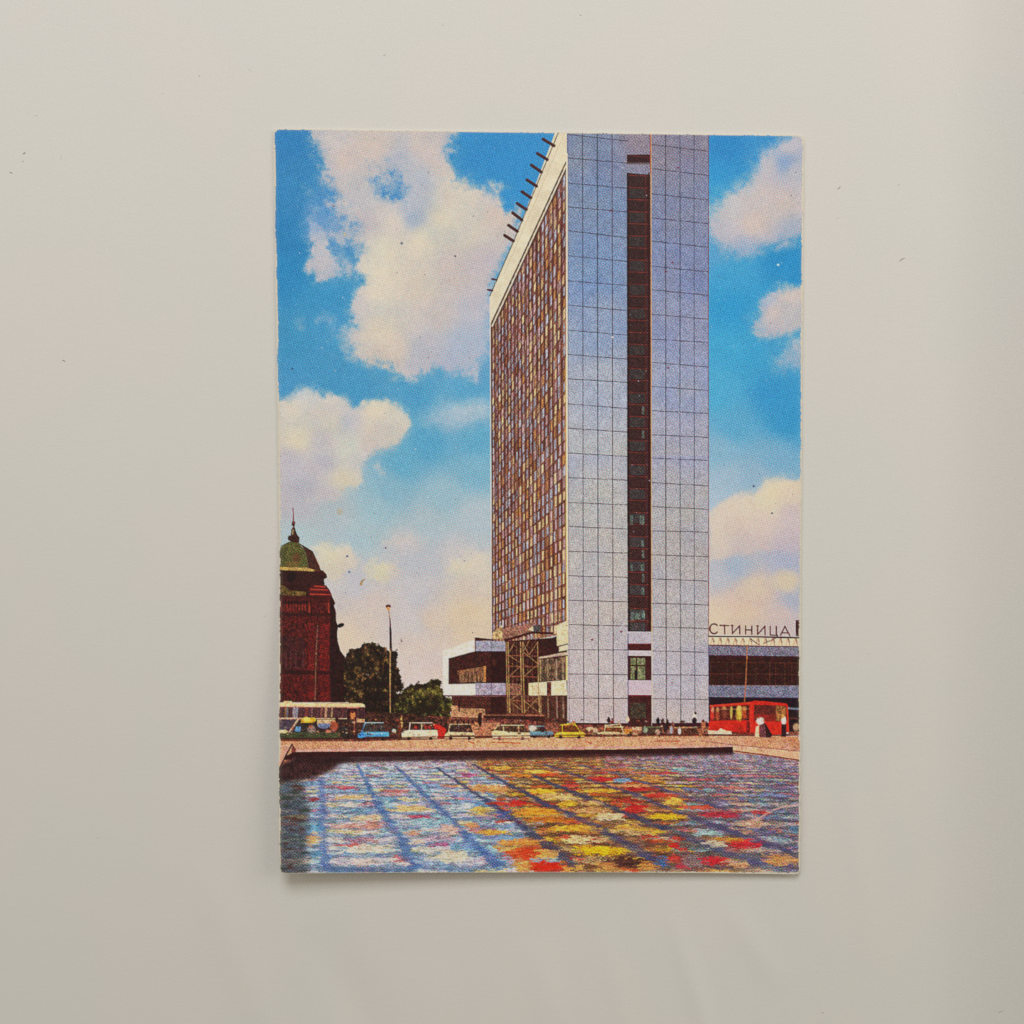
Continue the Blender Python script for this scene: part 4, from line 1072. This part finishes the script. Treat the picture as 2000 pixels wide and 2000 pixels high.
# joints between rows are a murky blue-brown
frow = (1 / 112.0 - V) / 2.15e-4 - row
jn = np.clip(np.exp(-((frow - .5) / .30) ** 2) * 1.25 - .05, 0, 1)[..., None]
murk_cool = np.array((112, 140, 172), np.float32); murk_warm = np.array((104, 76, 58), np.float32); murk_far = np.array((98, 96, 114), np.float32)
murk = murk_cool * f_cool[..., None] + (1 - f_cool)[..., None] * (murk_far * np.maximum(f_far, f_low)[..., None] + murk_warm * (1 - np.maximum(f_far, f_low))[..., None])
pcol = murk * (1 - jn) + tile * jn
soft = np.clip(fbm(h_, w_, 14, 4, 3, 504) * 1.4 - .2, 0, 1)[..., None]
pcol = pcol * (.55 + .45 * soft) + (1 - soft) * .45 * murk
# far part (top of the pool) blends to a greyer sheen, pale at the left half
sheen = (1 - smooth01(1482, 1530, gy))[..., None]
sh_c = np.where((gx < 930)[..., None], np.array((186, 172, 186), np.float32), np.where((gx < 1180)[..., None], np.array((150, 118, 92), np.float32), np.array((150, 138, 160), np.float32)))
pcol = pcol * (1 - .55 * sheen) + sh_c * .55 * sheen
# ripples
rip = (fbm(h_, w_, 9, 2.2, 3, 505) - .5); rip2 = (fbm(h_, w_, 3, 1.6, 2, 506) - .5)
pcol = pcol * (1 + .42 * rip + .32 * rip2)[..., None]
rgbn = np.stack([fbm(h_, w_, 5, 2.4, 2, 507 + k) - .5 for k in range(3)], -1)
pcol = pcol + rgbn * 40
pcol = box_blur(pcol[..., 0], 0)[..., None] * 0 + pcol
put(x0, ya, x1, yb, mk, np.clip(pcol, 12, 238), R_POOL)


def band(pts, wid0, wid1, c, a=.8):
    n = len(pts)
    for i in range(n - 1):
        wa = wid0 + (wid1 - wid0) * i / (n - 1)
        (xa, ya), (xb, yb) = pts[i], pts[i + 1]
        L = math.hypot(xb - xa, yb - ya); k = max(2, int(L / (wa * .7)))
        for j in range(k):
            t = j / k
            blob(xa + (xb - xa) * t + nrng.normal(0, wa * .12), ya + (yb - ya) * t, wa * .75, wa * .42, c, a * nrng.uniform(.55, 1), .5, None, .14, .4)


def stroke(cx, cy, rx, ry, c, a):
    X0, Y0, X1, Y1 = bbox([(cx - rx * 1.6, cy - ry * 1.9), (cx + rx * 1.6, cy + ry * 1.9)], 2)
    if X1 <= X0 or Y1 <= Y0:
        return
    gy, gx = np.mgrid[Y0:Y1, X0:X1].astype(np.float32)
    u = (gx + OX + .5 - cx) / rx; v = (gy + OY + .5 - cy) / ry
    s_ = int(nrng.integers(1 << 20))
    h2_, w2_ = Y1 - Y0, X1 - X0
    r = (np.abs(u) ** 2.6 + np.abs(v) ** 2.6) ** (1 / 2.6)
    r = r + (fbm(h2_, w2_, 7, 2.2, 3, s_) - .5) * 1.25 + (fbm(h2_, w2_, max(6, rx * .7), max(2, ry), 2, s_ + 1) - .5) * .6
    mk2 = 1 - smooth01(.72, 1.22, r)
    put(X0, Y0, X1, Y1, (mk2 * a).astype(np.float32), c, None, .30, 4, 2)


bl = (68, 112, 176); bl2 = (62, 72, 108)
band(y6((370, 320), (375, 500), (372, 640), (388, 800), (385, 950)), 9, 13, (74, 110, 180), .7)
band(y6((610, 230), (680, 360), (750, 500), (830, 620), (920, 760), (1000, 950)), 5, 20, bl, .85)
band(y6((870, 240), (980, 350), (1100, 470), (1190, 540), (1280, 640), (1370, 740), (1480, 840), (1580, 940)), 5, 16, (70, 104, 164), .75)
band(y6((1140, 250), (1280, 340), (1400, 420), (1520, 500), (1620, 570)), 4, 11, bl2, .8)
band(y7((-110, 570), (20, 660), (140, 750), (260, 850), (380, 940)), 11, 18, bl2, .7)
band(y6((1390, 230), (1500, 290), (1640, 370), (1760, 430), (1900, 510)), 4, 9, bl2, .75)
band(y7((160, 500), (330, 570), (480, 650), (640, 730), (780, 810), (960, 930)), 9, 18, (72, 78, 116), .7)
band(y7((40, 290), (180, 350), (330, 410), (500, 480), (660, 540), (800, 600), (1000, 670)), 5, 13, bl2, .7)
band(y7((1000, 670), (1200, 750), (1420, 840), (1640, 910)), 13, 16, (78, 82, 118), .6)
band(y7((150, 230), (330, 290), (540, 360), (760, 430), (900, 490), (1080, 560), (1300, 640), (1600, 740), (1850, 820)), 4, 13, (78, 78, 116), .6)
band(y7((380, 230), (600, 280), (860, 370), (1100, 440), (1400, 540)), 4, 9, (84, 84, 124), .5)
# individual bright tiles
tiles = [(y6, 525, 382, 70, 12, (190, 84, 100)), (y6, 580, 445, 90, 14, (214, 190, 110)), (y6, 880, 405, 110, 9, (196, 110, 112)), (y6, 970, 522, 130, 20, (222, 196, 108)), (y6, 1040, 580, 70, 16, (180, 74, 110)),
         (y6, 660, 585, 90, 18, (212, 180, 140)), (y6, 620, 640, 170, 18, (206, 140, 126)), (y6, 1090, 615, 120, 28, (136, 180, 196)), (y6, 980, 690, 60, 16, (206, 140, 110)), (y6, 660, 790, 190, 34, (216, 204, 176)),
         (y6, 560, 765, 90, 10, (188, 90, 90)), (y6, 1230, 670, 60, 40, (206, 166, 150)), (y6, 1165, 768, 60, 16, (160, 90, 130)), (y6, 1230, 845, 130, 34, (212, 206, 172)), (y6, 1010, 750, 50, 16, (208, 186, 160)),
         (y6, 870, 850, 30, 22, (190, 96, 100)), (y6, 640, 880, 50, 26, (206, 180, 170)), (y6, 910, 898, 30, 14, (222, 210, 196)), (y6, 310, 735, 40, 30, (206, 176, 90)), (y6, 330, 650, 50, 32, (84, 146, 196)),
         (y6, 310, 455, 40, 16, (150, 54, 66)), (y6, 330, 820, 46, 20, (80, 140, 176)), (y6, 1300, 520, 90, 26, (176, 196, 206)), (y6, 1440, 540, 60, 30, (206, 190, 90)), (y6, 1490, 390, 130, 26, (204, 158, 84)),
         (y6, 1350, 300, 50, 18, (160, 86, 130)), (y6, 1620, 495, 120, 16, (192, 70, 46)), (y6, 1690, 490, 50, 18, (190, 46, 44)), (y6, 1540, 685, 110, 18, (220, 182, 60)), (y6, 1600, 565, 36, 24, (80, 100, 160)),
         (y6, 1700, 755, 150, 22, (208, 150, 60)), (y6, 1720, 830, 110, 40, (208, 84, 36)), (y6, 1850, 835, 80, 34, (214, 180, 80)), (y6, 1720, 920, 70, 34, (214, 180, 84)), (y6, 1880, 920, 110, 32, (210, 52, 24)),
         (y6, 1580, 250, 70, 12, (214, 180, 70)), (y6, 1720, 300, 80, 12, (212, 150, 50)), (y6, 1850, 410, 80, 14, (222, 190, 60)), (y6, 1850, 275, 70, 10, (212, 176, 60)), (y6, 1880, 300, 60, 10, (200, 84, 44)),
         (y6, 1380, 640, 34, 22, (200, 150, 90)), (y6, 1800, 550, 110, 18, (214, 150, 50)),
         (y7, 70, 275, 60, 12, (224, 196, 80)), (y7, 190, 295, 50, 12, (206, 90, 50)), (y7, 140, 410, 70, 16, (224, 190, 40)), (y7, 230, 445, 130, 18, (216, 184, 120)), (y7, 300, 492, 60, 18, (228, 196, 50)),
         (y7, 460, 490, 80, 16, (216, 186, 110)), (y7, 500, 405, 100, 12, (222, 184, 50)), (y7, 320, 370, 60, 10, (190, 66, 66)), (y7, 540, 325, 80, 18, (184, 48, 50)), (y7, 670, 335, 60, 14, (110, 160, 196)),
         (y7, 620, 265, 100, 10, (196, 104, 70)), (y7, 700, 370, 120, 10, (206, 150, 90)), (y7, 800, 390, 90, 14, (164, 44, 50)), (y7, 930, 435, 110, 16, (186, 60, 48)), (y7, 700, 480, 110, 10, (176, 60, 46)),
         (y7, 770, 525, 90, 26, (186, 44, 42)), (y7, 1020, 475, 70, 22, (220, 186, 70)), (y7, 1170, 515, 110, 16, (196, 84, 62)), (y7, 970, 578, 125, 18, (230, 196, 30)), (y7, 1340, 565, 115, 20, (178, 50, 66)),
         (y7, 100, 545, 130, 22, (216, 158, 40)), (y7, 180, 600, 130, 18, (204, 124, 44)), (y7, 340, 660, 150, 20, (222, 182, 50)), (y7, 460, 540, 120, 24, (206, 170, 100)), (y7, 570, 580, 100, 24, (206, 190, 150)),
         (y7, 690, 650, 90, 18, (214, 176, 70)), (y7, 390, 735, 110, 26, (214, 196, 140)), (y7, 260, 722, 40, 12, (200, 84, 66)), (y7, 530, 810, 155, 30, (232, 198, 20)), (y7, 760, 690, 90, 14, (186, 170, 110)),
         (y7, 860, 717, 60, 10, (170, 66, 46)), (y7, 1020, 775, 44, 14, (206, 36, 34)), (y7, 1080, 800, 36, 14, (196, 60, 56)), (y7, 1510, 765, 120, 28, (194, 44, 56)), (y7, 1300, 880, 80, 30, (196, 36, 50)),
         (y7, 1740, 865, 100, 34, (196, 154, 84)), (y7, 180, 830, 70, 26, (214, 180, 90)), (y7, 30, 830, 60, 34, (200, 66, 36)), (y7, 160, 920, 110, 30, (212, 46, 20)), (y7, 330, 930, 80, 20, (214, 176, 80)),
         (y7, 690, 890, 170, 30, (72, 40, 42)), (y7, 560, 915, 60, 20, (190, 140, 80)), (y7, 860, 915, 70, 24, (196, 140, 70)), (y7, 1300, 760, 60, 24, (196, 190, 160)), (y7, 1250, 690, 90, 20, (150, 186, 190)),
         (y7, 1570, 620, 90, 26, (196, 160, 140)), (y7, 1060, 260, 50, 10, (120, 170, 180)), (y7, 960, 285, 90, 8, (180, 76, 80)), (y7, 1180, 325, 100, 8, (176, 96, 104)), (y7, 1430, 385, 120, 8, (186, 112, 112)),
         (y7, 1820, 660, 50, 24, (84, 130, 160)), (y7, 1600, 545, 60, 16, (176, 64, 72)), (y7, 950, 890, 44, 34, (70, 104, 150)), (y7, 1150, 880, 60, 44, (130, 116, 120)), (y7, 1070, 920, 40, 20, (170, 60, 80)), (y7, 1440, 905, 80, 16, (200, 160, 110)),
         (y7, 860, 320, 80, 18, (190, 140, 80)), (y7, 1550, 300, 130, 6, (190, 120, 126)), (y7, 1650, 430, 130, 8, (120, 140, 180))]
for zf, x_, y_, rx, ry, c in tiles:
    sc_ = 3.45
    (cx, cy), = zf((x_, y_))
    if c[2] < 115 and c[1] > 140:
        c = (c[0], c[1] * .92, c[2] * .95 + 8)
    stroke(cx, cy, rx / sc_ * 1.02, ry / sc_ * 1.0, c, .9)
# the ripples break every edge on the pool floor
Y0p, Y1p = 1476 - OY, CH
ph, pw = Y1p - Y0p, CW
dgy, dgx = np.mgrid[0:ph, 0:pw].astype(np.float32)
dep = np.clip((dgy + 1476 - 1440) / 200, .2, 1.3)
jx = (fbm(ph, pw, 12, 2.4, 3, 601) - .5) * 26 * dep; jy = (fbm(ph, pw, 9, 2.6, 3, 602) - .5) * 7 * dep
sxp = np.clip(dgx + jx, 0, pw - 1).astype(int); syp = np.clip(dgy + jy, 6, ph - 1).astype(int)
src = img[Y0p:Y1p].copy()
wrp = src[syp, sxp]
gl = (fbm(ph, pw, 15, 2.2, 3, 603) - .5); gl2 = vnoise(ph, pw, 2.2, 1.5, 604) - .5
wrp = wrp * (1.03 + .34 * gl + .15 * gl2)[..., None]
wrp = wrp + np.stack([vnoise(ph, pw, 3.4, 1.9, 605 + k) - .5 for k in range(3)], -1) * np.array((26, 22, 22))
pm = (rid[Y0p:Y1p] == R_POOL)[..., None]
img[Y0p:Y1p] = np.where(pm, np.clip(wrp, 14, 236), src)
# the joints between the mosaic fields stay readable through the ripples
band(y6((370, 320), (375, 500), (372, 640), (388, 800), (385, 950)), 9, 13, (74, 110, 180), 0.22)
band(y6((610, 230), (680, 360), (750, 500), (830, 620), (920, 760), (1000, 950)), 5, 20, bl, 0.27)
band(y6((870, 240), (980, 350), (1100, 470), (1190, 540), (1280, 640), (1370, 740), (1480, 840), (1580, 940)), 5, 16, (70, 104, 164), 0.24)
band(y6((1140, 250), (1280, 340), (1400, 420), (1520, 500), (1620, 570)), 4, 11, bl2, 0.26)
band(y7((-110, 570), (20, 660), (140, 750), (260, 850), (380, 940)), 11, 18, bl2, 0.22)
band(y6((1390, 230), (1500, 290), (1640, 370), (1760, 430), (1900, 510)), 4, 9, bl2, 0.24)
band(y7((160, 500), (330, 570), (480, 650), (640, 730), (780, 810), (960, 930)), 9, 18, (72, 78, 116), 0.22)
band(y7((40, 290), (180, 350), (330, 410), (500, 480), (660, 540), (800, 600), (1000, 670)), 5, 13, bl2, 0.22)
band(y7((1000, 670), (1200, 750), (1420, 840), (1640, 910)), 13, 16, (78, 82, 118), 0.19)
band(y7((150, 230), (330, 290), (540, 360), (760, 430), (900, 490), (1080, 560), (1300, 640), (1600, 740), (1850, 820)), 4, 13, (78, 78, 116), 0.19)
band(y7((380, 230), (600, 280), (860, 370), (1100, 440), (1400, 540)), 4, 9, (84, 84, 124), 0.16)
# reflection of the red building and wall, upper left of the pool
m_ = polymask([(515, 1500), (548, 1494), (575, 1480), (690, 1479), (660, 1496), (650, 1505), (610, 1522), (548, 1532), (515, 1532)])
put(*m_[:4], box_blur(m_[4], 4) * .93, (62, 30, 30), None, .5, 3, 6)
m_ = polymask([(575, 1479), (900, 1477), (1200, 1474), (1433, 1470), (1433, 1476), (1200, 1481), (900, 1488), (680, 1492), (575, 1492)])
put(*m_[:4], box_blur(m_[4], 2) * .85, (56, 28, 30), None, .4, 6, 2)
m_ = polymask([(515, 1525), (590, 1525), (604, 1580), (598, 1640), (600, 1720), (515, 1720)])
put(*m_[:4], box_blur(m_[4], 8) * .62, (60, 64, 66), None, .5, 6, 3)
for _ in range(46):
    xx = nrng.uniform(548, 600); yy = nrng.uniform(1535, 1702)
    blob(xx, yy, nrng.uniform(5, 12), nrng.uniform(1.5, 4), [(84, 50, 48), (60, 84, 76), (76, 106, 136), (96, 84, 96), (90, 46, 44), (54, 70, 60)][nrng.integers(6)], .6, .5, None, 0, .4)
band(y6((370, 930), (700, 940), (1000, 945)), 14, 10, (70, 104, 150), .5)
# left and right kerbs of the pool
fill([(515, 1462), (569, 1456), (570, 1460), (547, 1500), (515, 1560)], (196, 150, 132), R_PLAZA, .12)
line([(570, 1456), (558, 1478), (546, 1502)], 3, (56, 28, 34), None, .95, .1)
fill(y2((330, 1650), (375, 1715), (360, 1760), (310, 1750)), (96, 44, 40), None, .2, .8)
fill(y7((1425, 94), (1890, 136), (1890, 192), (1425, 138)), (216, 166, 138), R_PLAZA, .12)
line(y7((1430, 134), (1650, 162), (1890, 196)), 2.4, (110, 44, 44), None, .9)
line(y7((1200, 66), (1420, 92), (1890, 134)), 1.6, (130, 80, 90), None, .7, .3)
for k in range(16):
    xx = 1650 + k * 14
    line(y7((xx, 122 + k), (xx + 4, 146 + k)), 1.6, (222, 186, 150), None, .6, .4)
line(y7((1560, 610), (1700, 530), (1780, 505), (1880, 492)), 3.0, (206, 170, 160), None, .8, .4)
# pale scuffs and dust on the print
for _ in range(420):
    xx = nrng.uniform(540, 1560); yy = nrng.uniform(256, 1100)
    r0 = nrng.uniform(.5, 1.3)
    blob(xx, yy, r0, r0 * nrng.uniform(.7, 1.8), (176, 196, 210), nrng.uniform(.2, .7), .5, None, 0, 0)
for _ in range(150):
    xx = nrng.uniform(540, 1560); yy = nrng.uniform(256, 1240)
    r0 = nrng.uniform(.5, 1.1)
    blob(xx, yy, r0, r0 * 1.2, (80, 84, 100), nrng.uniform(.3, .8), .5, None, 0, 0)
for xx, yy, r0, cc in [(785, 475, 2.6, (96, 112, 130)), (890, 500, 1.8, (70, 76, 90)), (652, 402, 1.8, (120, 96, 110)), (675, 1091, 2.0, (60, 90, 130)), (679, 1122, 2.0, (60, 90, 130)), (751, 1074, 1.8, (110, 70, 90)),
                       (673, 458, 2.4, (186, 176, 140)), (568, 722, 2.0, (60, 90, 120)), (1474, 949, 2.0, (80, 86, 100)), (1510, 1002, 1.8, (96, 90, 100))]:
    blob(xx, yy, r0, r0, cc, .9, .4)
blob(660, 1003, 6, 6, (170, 166, 146), .7, .6)
line([(701, 1146), (704, 1140), (709, 1136)], 3, (150, 130, 84), None, .85)
line([(703, 1147), (704, 1142)], 3.4, (166, 140, 88), None, .85)
blob(1521, 516, 2.2, 2.2, (206, 226, 236), .9)

gm = img.mean(-1, keepdims=True)
pmf = (rid == R_POOL)[..., None]
pxs = (np.arange(CW) + OX)[None, :, None]
img = np.where(pmf, (gm + (img - gm) * (.80 + .16 * smooth01(760, 1000, pxs))) * np.array((.98, .95, .95)), img).astype(np.float32)
ya, yb = 1190 - OY, 1470 - OY
bt = np.isin(rid[ya:yb], [R_SKY])
tx = (fbm(yb - ya, CW, 3.2, 2.6, 2, 808) - .5) * .34 + (fbm(yb - ya, CW, 9, 7, 2, 809) - .5) * .16
tint = np.stack([vnoise(yb - ya, CW, 3, 3, 810 + k) - .5 for k in range(3)], -1) * 16
clouds_ = np.array([n_[0] in ("printed_sky", "printed_cloud", "printed_tower") for n_ in [("", None, None)] + REG])[rid[ya:yb]]
img[ya:yb] = np.where(clouds_[..., None], img[ya:yb], img[ya:yb] * (1 + tx)[..., None] + tint)
# little lights and darks of the crowded car park
for _ in range(260):
    xx = nrng.uniform(530, 1390); yy = nrng.uniform(1408, 1441)
    d_ = nrng.random() < .6
    blob(xx, yy, nrng.uniform(1.2, 4), nrng.uniform(.8, 2.2), (54, 28, 26) if d_ else [(222, 196, 160), (170, 84, 60), (206, 150, 110), (140, 130, 130)][nrng.integers(4)], nrng.uniform(.35, .8), .5, None, 0, .3)
line([(535, 1444.5), (700, 1445.5), (900, 1442), (1080, 1440), (1300, 1436)], 2.6, (70, 32, 28), None, .7, .5)
img = np.clip(img, 6, 246)
# the reproduction was sharpened hard at the plate stage
for k_ in range(3):
    img[..., k_] += .75 * (img[..., k_] - box_blur(img[..., k_], 1))
img = np.clip(img, 8, 244)

# ---------------------------------------------------------------- the card itself
GX, GY = 826, 1160
sv = np.linspace(0, 1, GX + 1, dtype=np.float64)
tv = np.linspace(0, 1, GY + 1, dtype=np.float64)
SS, TT = np.meshgrid(sv, tv)
C4 = np.array([(-52.93, 74.65), (52.10, 73.44), (52.82, -74.64), (-51.95, -73.45)]) / 1000     # corners of the hand-cut card


def card_xy(s, t):
    s = s[..., None]; t = t[..., None]
    return (C4[0] * (1 - s) + C4[1] * s) * (1 - t) + (C4[3] * (1 - s) + C4[2] * s) * t


def lift(s, t):
    return .00045 + .0042 * smooth01(.5, .92, t) * (1 - s) ** 1.6 + .0007 * smooth01(.35, 1, t) * s ** 2 + .0003 * smooth01(.6, 1, t)


# drawing-sheet position of every point of the card (homography through its four corners)
Q = np.array([(534, 251), (1571, 264), (1564, 1710), (546, 1707)], float)
A_ = []
for (u, v), (x, y) in zip([(0, 0), (1, 0), (1, 1), (0, 1)], Q):
    A_.append([u, v, 1, 0, 0, 0, -u * x, -v * x, x]); A_.append([0, 0, 0, u, v, 1, -u * y, -v * y, y])
A_ = np.array(A_)
Hm = np.append(np.linalg.solve(A_[:, :8], A_[:, 8]), 1).reshape(3, 3)


def sheet_xy(s, t):
    w = Hm[2, 0] * s + Hm[2, 1] * t + Hm[2, 2]
    return (Hm[0, 0] * s + Hm[0, 1] * t + Hm[0, 2]) / w, (Hm[1, 0] * s + Hm[1, 1] * t + Hm[1, 2]) / w


px_, py_ = sheet_xy(SS, TT)
fx = np.clip(px_ - OX - .5, 0, CW - 1.001); fy = np.clip(py_ - OY - .5, 0, CH - 1.001)
ix = fx.astype(int); iy = fy.astype(int)
ax = (fx - ix)[..., None]; ay = (fy - iy)[..., None]
rgb = (img[iy, ix] * (1 - ax) + img[iy, ix + 1] * ax) * (1 - ay) + (img[iy + 1, ix] * (1 - ax) + img[iy + 1, ix + 1] * ax) * ay
rgb = rgb / 255.0
rgb = rgb * np.array((.995, .968, .925))          # even warm tint over the whole print
# halftone: one dot screen per ink, at its own angle
PITCH = 4.7
rgb = np.clip(rgb, 0, 1)
rgb = rgb - .045 * np.sin(2 * np.pi * rgb) * np.where(rgb < .5, .75, .75)   # harder contrast
grey = rgb.mean(-1)
sat = rgb.max(-1) - rgb.min(-1)
for ch, ang, amp in ((0, 15, .12), (1, 75, .10), (2, 0, .06), (3, 45, .09)):
    th = math.radians(ang)
    u = (px_ * math.cos(th) + py_ * math.sin(th)) * 2 * math.pi / PITCH
    v = (-px_ * math.sin(th) + py_ * math.cos(th)) * 2 * math.pi / PITCH
    scr = .5 * (np.sin(u) + np.sin(v))
    if ch == 3:
        kk = np.clip(1 - grey, 0, 1)
        rgb += (amp * scr * np.clip(4 * kk * (1 - kk), 0, 1) * np.clip(1.15 - 1.3 * sat, .2, 1) * smooth01(.12, .5, kk))[..., None]
        continue
    k = np.clip(1 - rgb[..., ch], 0, 1)
    rgb[..., ch] += amp * scr * np.clip(4 * k * (1 - k), 0, 1)
gn = np.random.default_rng(77)
rgb += (gn.normal(0, .026, rgb.shape[:2] + (1,)) + gn.normal(0, .012, rgb.shape)) * np.clip(.45 + 1.6 * (grey * (1 - grey))[..., None] * 2, .4, 1.25)
rgb = np.clip(rgb, .02, .93)
lin = np.where(rgb <= .04045, rgb / 12.92, ((rgb + .055) / 1.055) ** 2.4)
# photographed tone -> ink reflectance (the photograph is exposed a little under paper white)
lin = lin / (np.array((.845, .840, .820)) * (1 - TT[..., None]) + np.array((.700, .670, .620)) * TT[..., None])
lin = np.clip(lin, .004, .92)

# worn, unprinted paper along the cut edges
ex = np.minimum(SS * 1030, (1 - SS) * 1022); ey = np.minimum(TT * 1450, (1 - TT) * 1450)
wn = fbm(GY + 1, GX + 1, 5, 5, 4, 901); wl = fbm(GY + 1, GX + 1, 40, 40, 3, 902)
wl_left = 1.1 + 3.2 * np.clip(wl * 1.7 - .5, 0, 1); wl_right = 2.6 + 3.0 * (wl - .4)
lim_x = np.where(SS < .5, wl_left, wl_right) * (.45 + 1.1 * wn)
lim_y = np.where(TT < .5, 1.7, .5 + 2.6 * smooth01(.55, .95, SS)) * (.3 + 1.4 * wn)
worn = (ex < lim_x) | (ey < lim_y)
cd = np.minimum(np.hypot(SS * 1030, TT * 1450), np.minimum(np.hypot((1 - SS) * 1022, TT * 1450), np.hypot((1 - SS) * 1022, (1 - TT) * 1450)))
worn |= cd < 6 * (.3 + wn)
lin[worn] = np.array((.78, .72, .57)) * (.94 + .12 * wn[worn][:, None])
soil = (np.clip(1 - ex / 9, 0, 1) * .10 + np.clip(1 - ey / 7, 0, 1) * .06)[..., None]
lin = lin * (1 - soil) + np.array((.62, .56, .42)) * soil

# edge outline of the card: fractions of a millimetre of raggedness from handling
xy = card_xy(SS, TT)
rag = (vnoise(GY + 1, GX + 1, 14, 14, 903) - .5) * .00012
inset = np.clip(1 - ex / 6, 0, 1) * rag
xy[..., 0] += np.where(SS < .5, inset, -inset)
# slightly dog-eared corners
for (cs, ct) in ((0, 0), (1, 0), (1, 1), (0, 1)):
    d = np.hypot((SS - cs) * .105, (TT - ct) * .148)
    pull = .00022 * np.exp(-(d / .0007) ** 2)
    xy[..., 0] += np.where(cs == 0, 1, -1) * pull; xy[..., 1] += np.where(ct == 0, -1, 1) * pull
zz = lift(SS, TT) + .00006 * np.sin(SS * 9 + 2) * np.sin(TT * 11)
co = np.concatenate([xy, zz[..., None]], -1).reshape(-1, 3)
lin4 = np.concatenate([lin, np.ones(lin.shape[:2] + (1,))], -1).reshape(-1, 4).astype(np.float32)

cx_ = .25 * (px_[:-1, :-1] + px_[1:, :-1] + px_[:-1, 1:] + px_[1:, 1:]) - OX
cy_ = .25 * (py_[:-1, :-1] + py_[1:, :-1] + py_[:-1, 1:] + py_[1:, 1:]) - OY
fid = rid[np.clip(cy_.astype(int), 0, CH - 1), np.clip(cx_.astype(int), 0, CW - 1)].astype(int)
fid[worn[:-1, :-1] & worn[1:, 1:]] = 0
NV = GX + 1
I, J = np.meshgrid(np.arange(GX), np.arange(GY))
a = (J * NV + I)
allq = np.stack([a, a + NV, a + NV + 1, a + 1], -1).reshape(-1, 4)
fidf = fid.ravel()

ink_mat, nt, b = new_mat("printed_ink", 0.50, 0.22)
at = nt.nodes.new("ShaderNodeAttribute")
at.attribute_name = "ink"
nt.links.new(at.outputs["Color"], b.inputs["Base Color"])
tc = nt.nodes.new("ShaderNodeTexCoord")
n1 = nt.nodes.new("ShaderNodeTexNoise")
n1.inputs["Scale"].default_value = 1800
n1.inputs["Detail"].default_value = 3
bump = nt.nodes.new("ShaderNodeBump")
bump.inputs["Strength"].default_value = 0.12
bump.inputs["Distance"].default_value = 0.00003
nt.links.new(tc.outputs["Object"], n1.inputs["Vector"])
nt.links.new(n1.outputs["Fac"], bump.inputs["Height"])
nt.links.new(bump.outputs["Normal"], b.inputs["Normal"])

stock_mat, nt, b = new_mat("card_stock", 0.8, 0.15)
at = nt.nodes.new("ShaderNodeAttribute")
at.attribute_name = "ink"
nt.links.new(at.outputs["Color"], b.inputs["Base Color"])

postcard = bpy.data.objects.new("postcard", None)
postcard.empty_display_size = .02
postcard["label"] = "old colour postcard of a tall hotel beside a mosaic pool, lower left corner curling up"
postcard["category"] = "postcard"
col.objects.link(postcard)


def ink_mesh(name, quads, mat, parent, label=None, extra_v=None, extra_q=None, extra_c=None):
    used = np.unique(quads)
    remap = np.zeros(len(co), np.int32)
    remap[used] = np.arange(len(used))
    v = co[used]; q = remap[quads]; c = lin4[used]
    if extra_v is not None:
        q = np.concatenate([q, extra_q + len(v)]); v = np.concatenate([v, extra_v]); c = np.concatenate([c, extra_c])
    me = mesh_from_arrays(name, v, q)
    at_ = me.color_attributes.new("ink", 'FLOAT_COLOR', 'POINT')
    at_.data.foreach_set("color", np.ascontiguousarray(c, np.float32).ravel())
    me.materials.append(mat)
    o = bpy.data.objects.new(name, me)
    o.parent = parent
    if label:
        o["label"] = label
    col.objects.link(o)
    return o


# board: worn top faces, the cut edges, and the back
TH = .00030
grid = np.arange((GX + 1) * (GY + 1)).reshape(GY + 1, GX + 1)
st = 8
bi = np.unique(np.append(np.arange(0, GX + 1, st), GX)); bj = np.unique(np.append(np.arange(0, GY + 1, st), GY))
back_idx = grid[np.ix_(bj, bi)]
back = co[back_idx.ravel()] - np.array((0, 0, TH))
nb = len(bi)
I, J = np.meshgrid(np.arange(nb - 1), np.arange(len(bj) - 1))
a = (J * nb + I).ravel()
bq = np.stack([a, a + 1, a + nb + 1, a + nb], 1)
ring = np.concatenate([grid[:, 0], grid[-1, 1:], grid[::-1, -1][1:], grid[0, ::-1][1:-1]])
rt = co[ring]; rb = rt - np.array((0, 0, TH))
k = len(ring); off = len(back)
ii = np.arange(k); jj = (ii + 1) % k
rq = np.stack([off + ii, off + k + ii, off + k + jj, off + jj], 1)
ev = np.concatenate([back, rt, rb]); eq = np.concatenate([bq, rq])
ec = np.tile(np.array((.78, .71, .54, 1), np.float32), (len(ev), 1))
stock = ink_mesh("card_stock", allq[fidf == 0], stock_mat, postcard, "cream card with worn unprinted edges", ev, eq, ec)

objs = {}
for i, (name, parent, label) in enumerate(REG, 1):
    q = allq[fidf == i]
    if len(q) < 3:
        continue
    par = postcard if parent is None else objs.get(parent, postcard)
    objs[i] = ink_mesh(name, q, ink_mat, par, label)
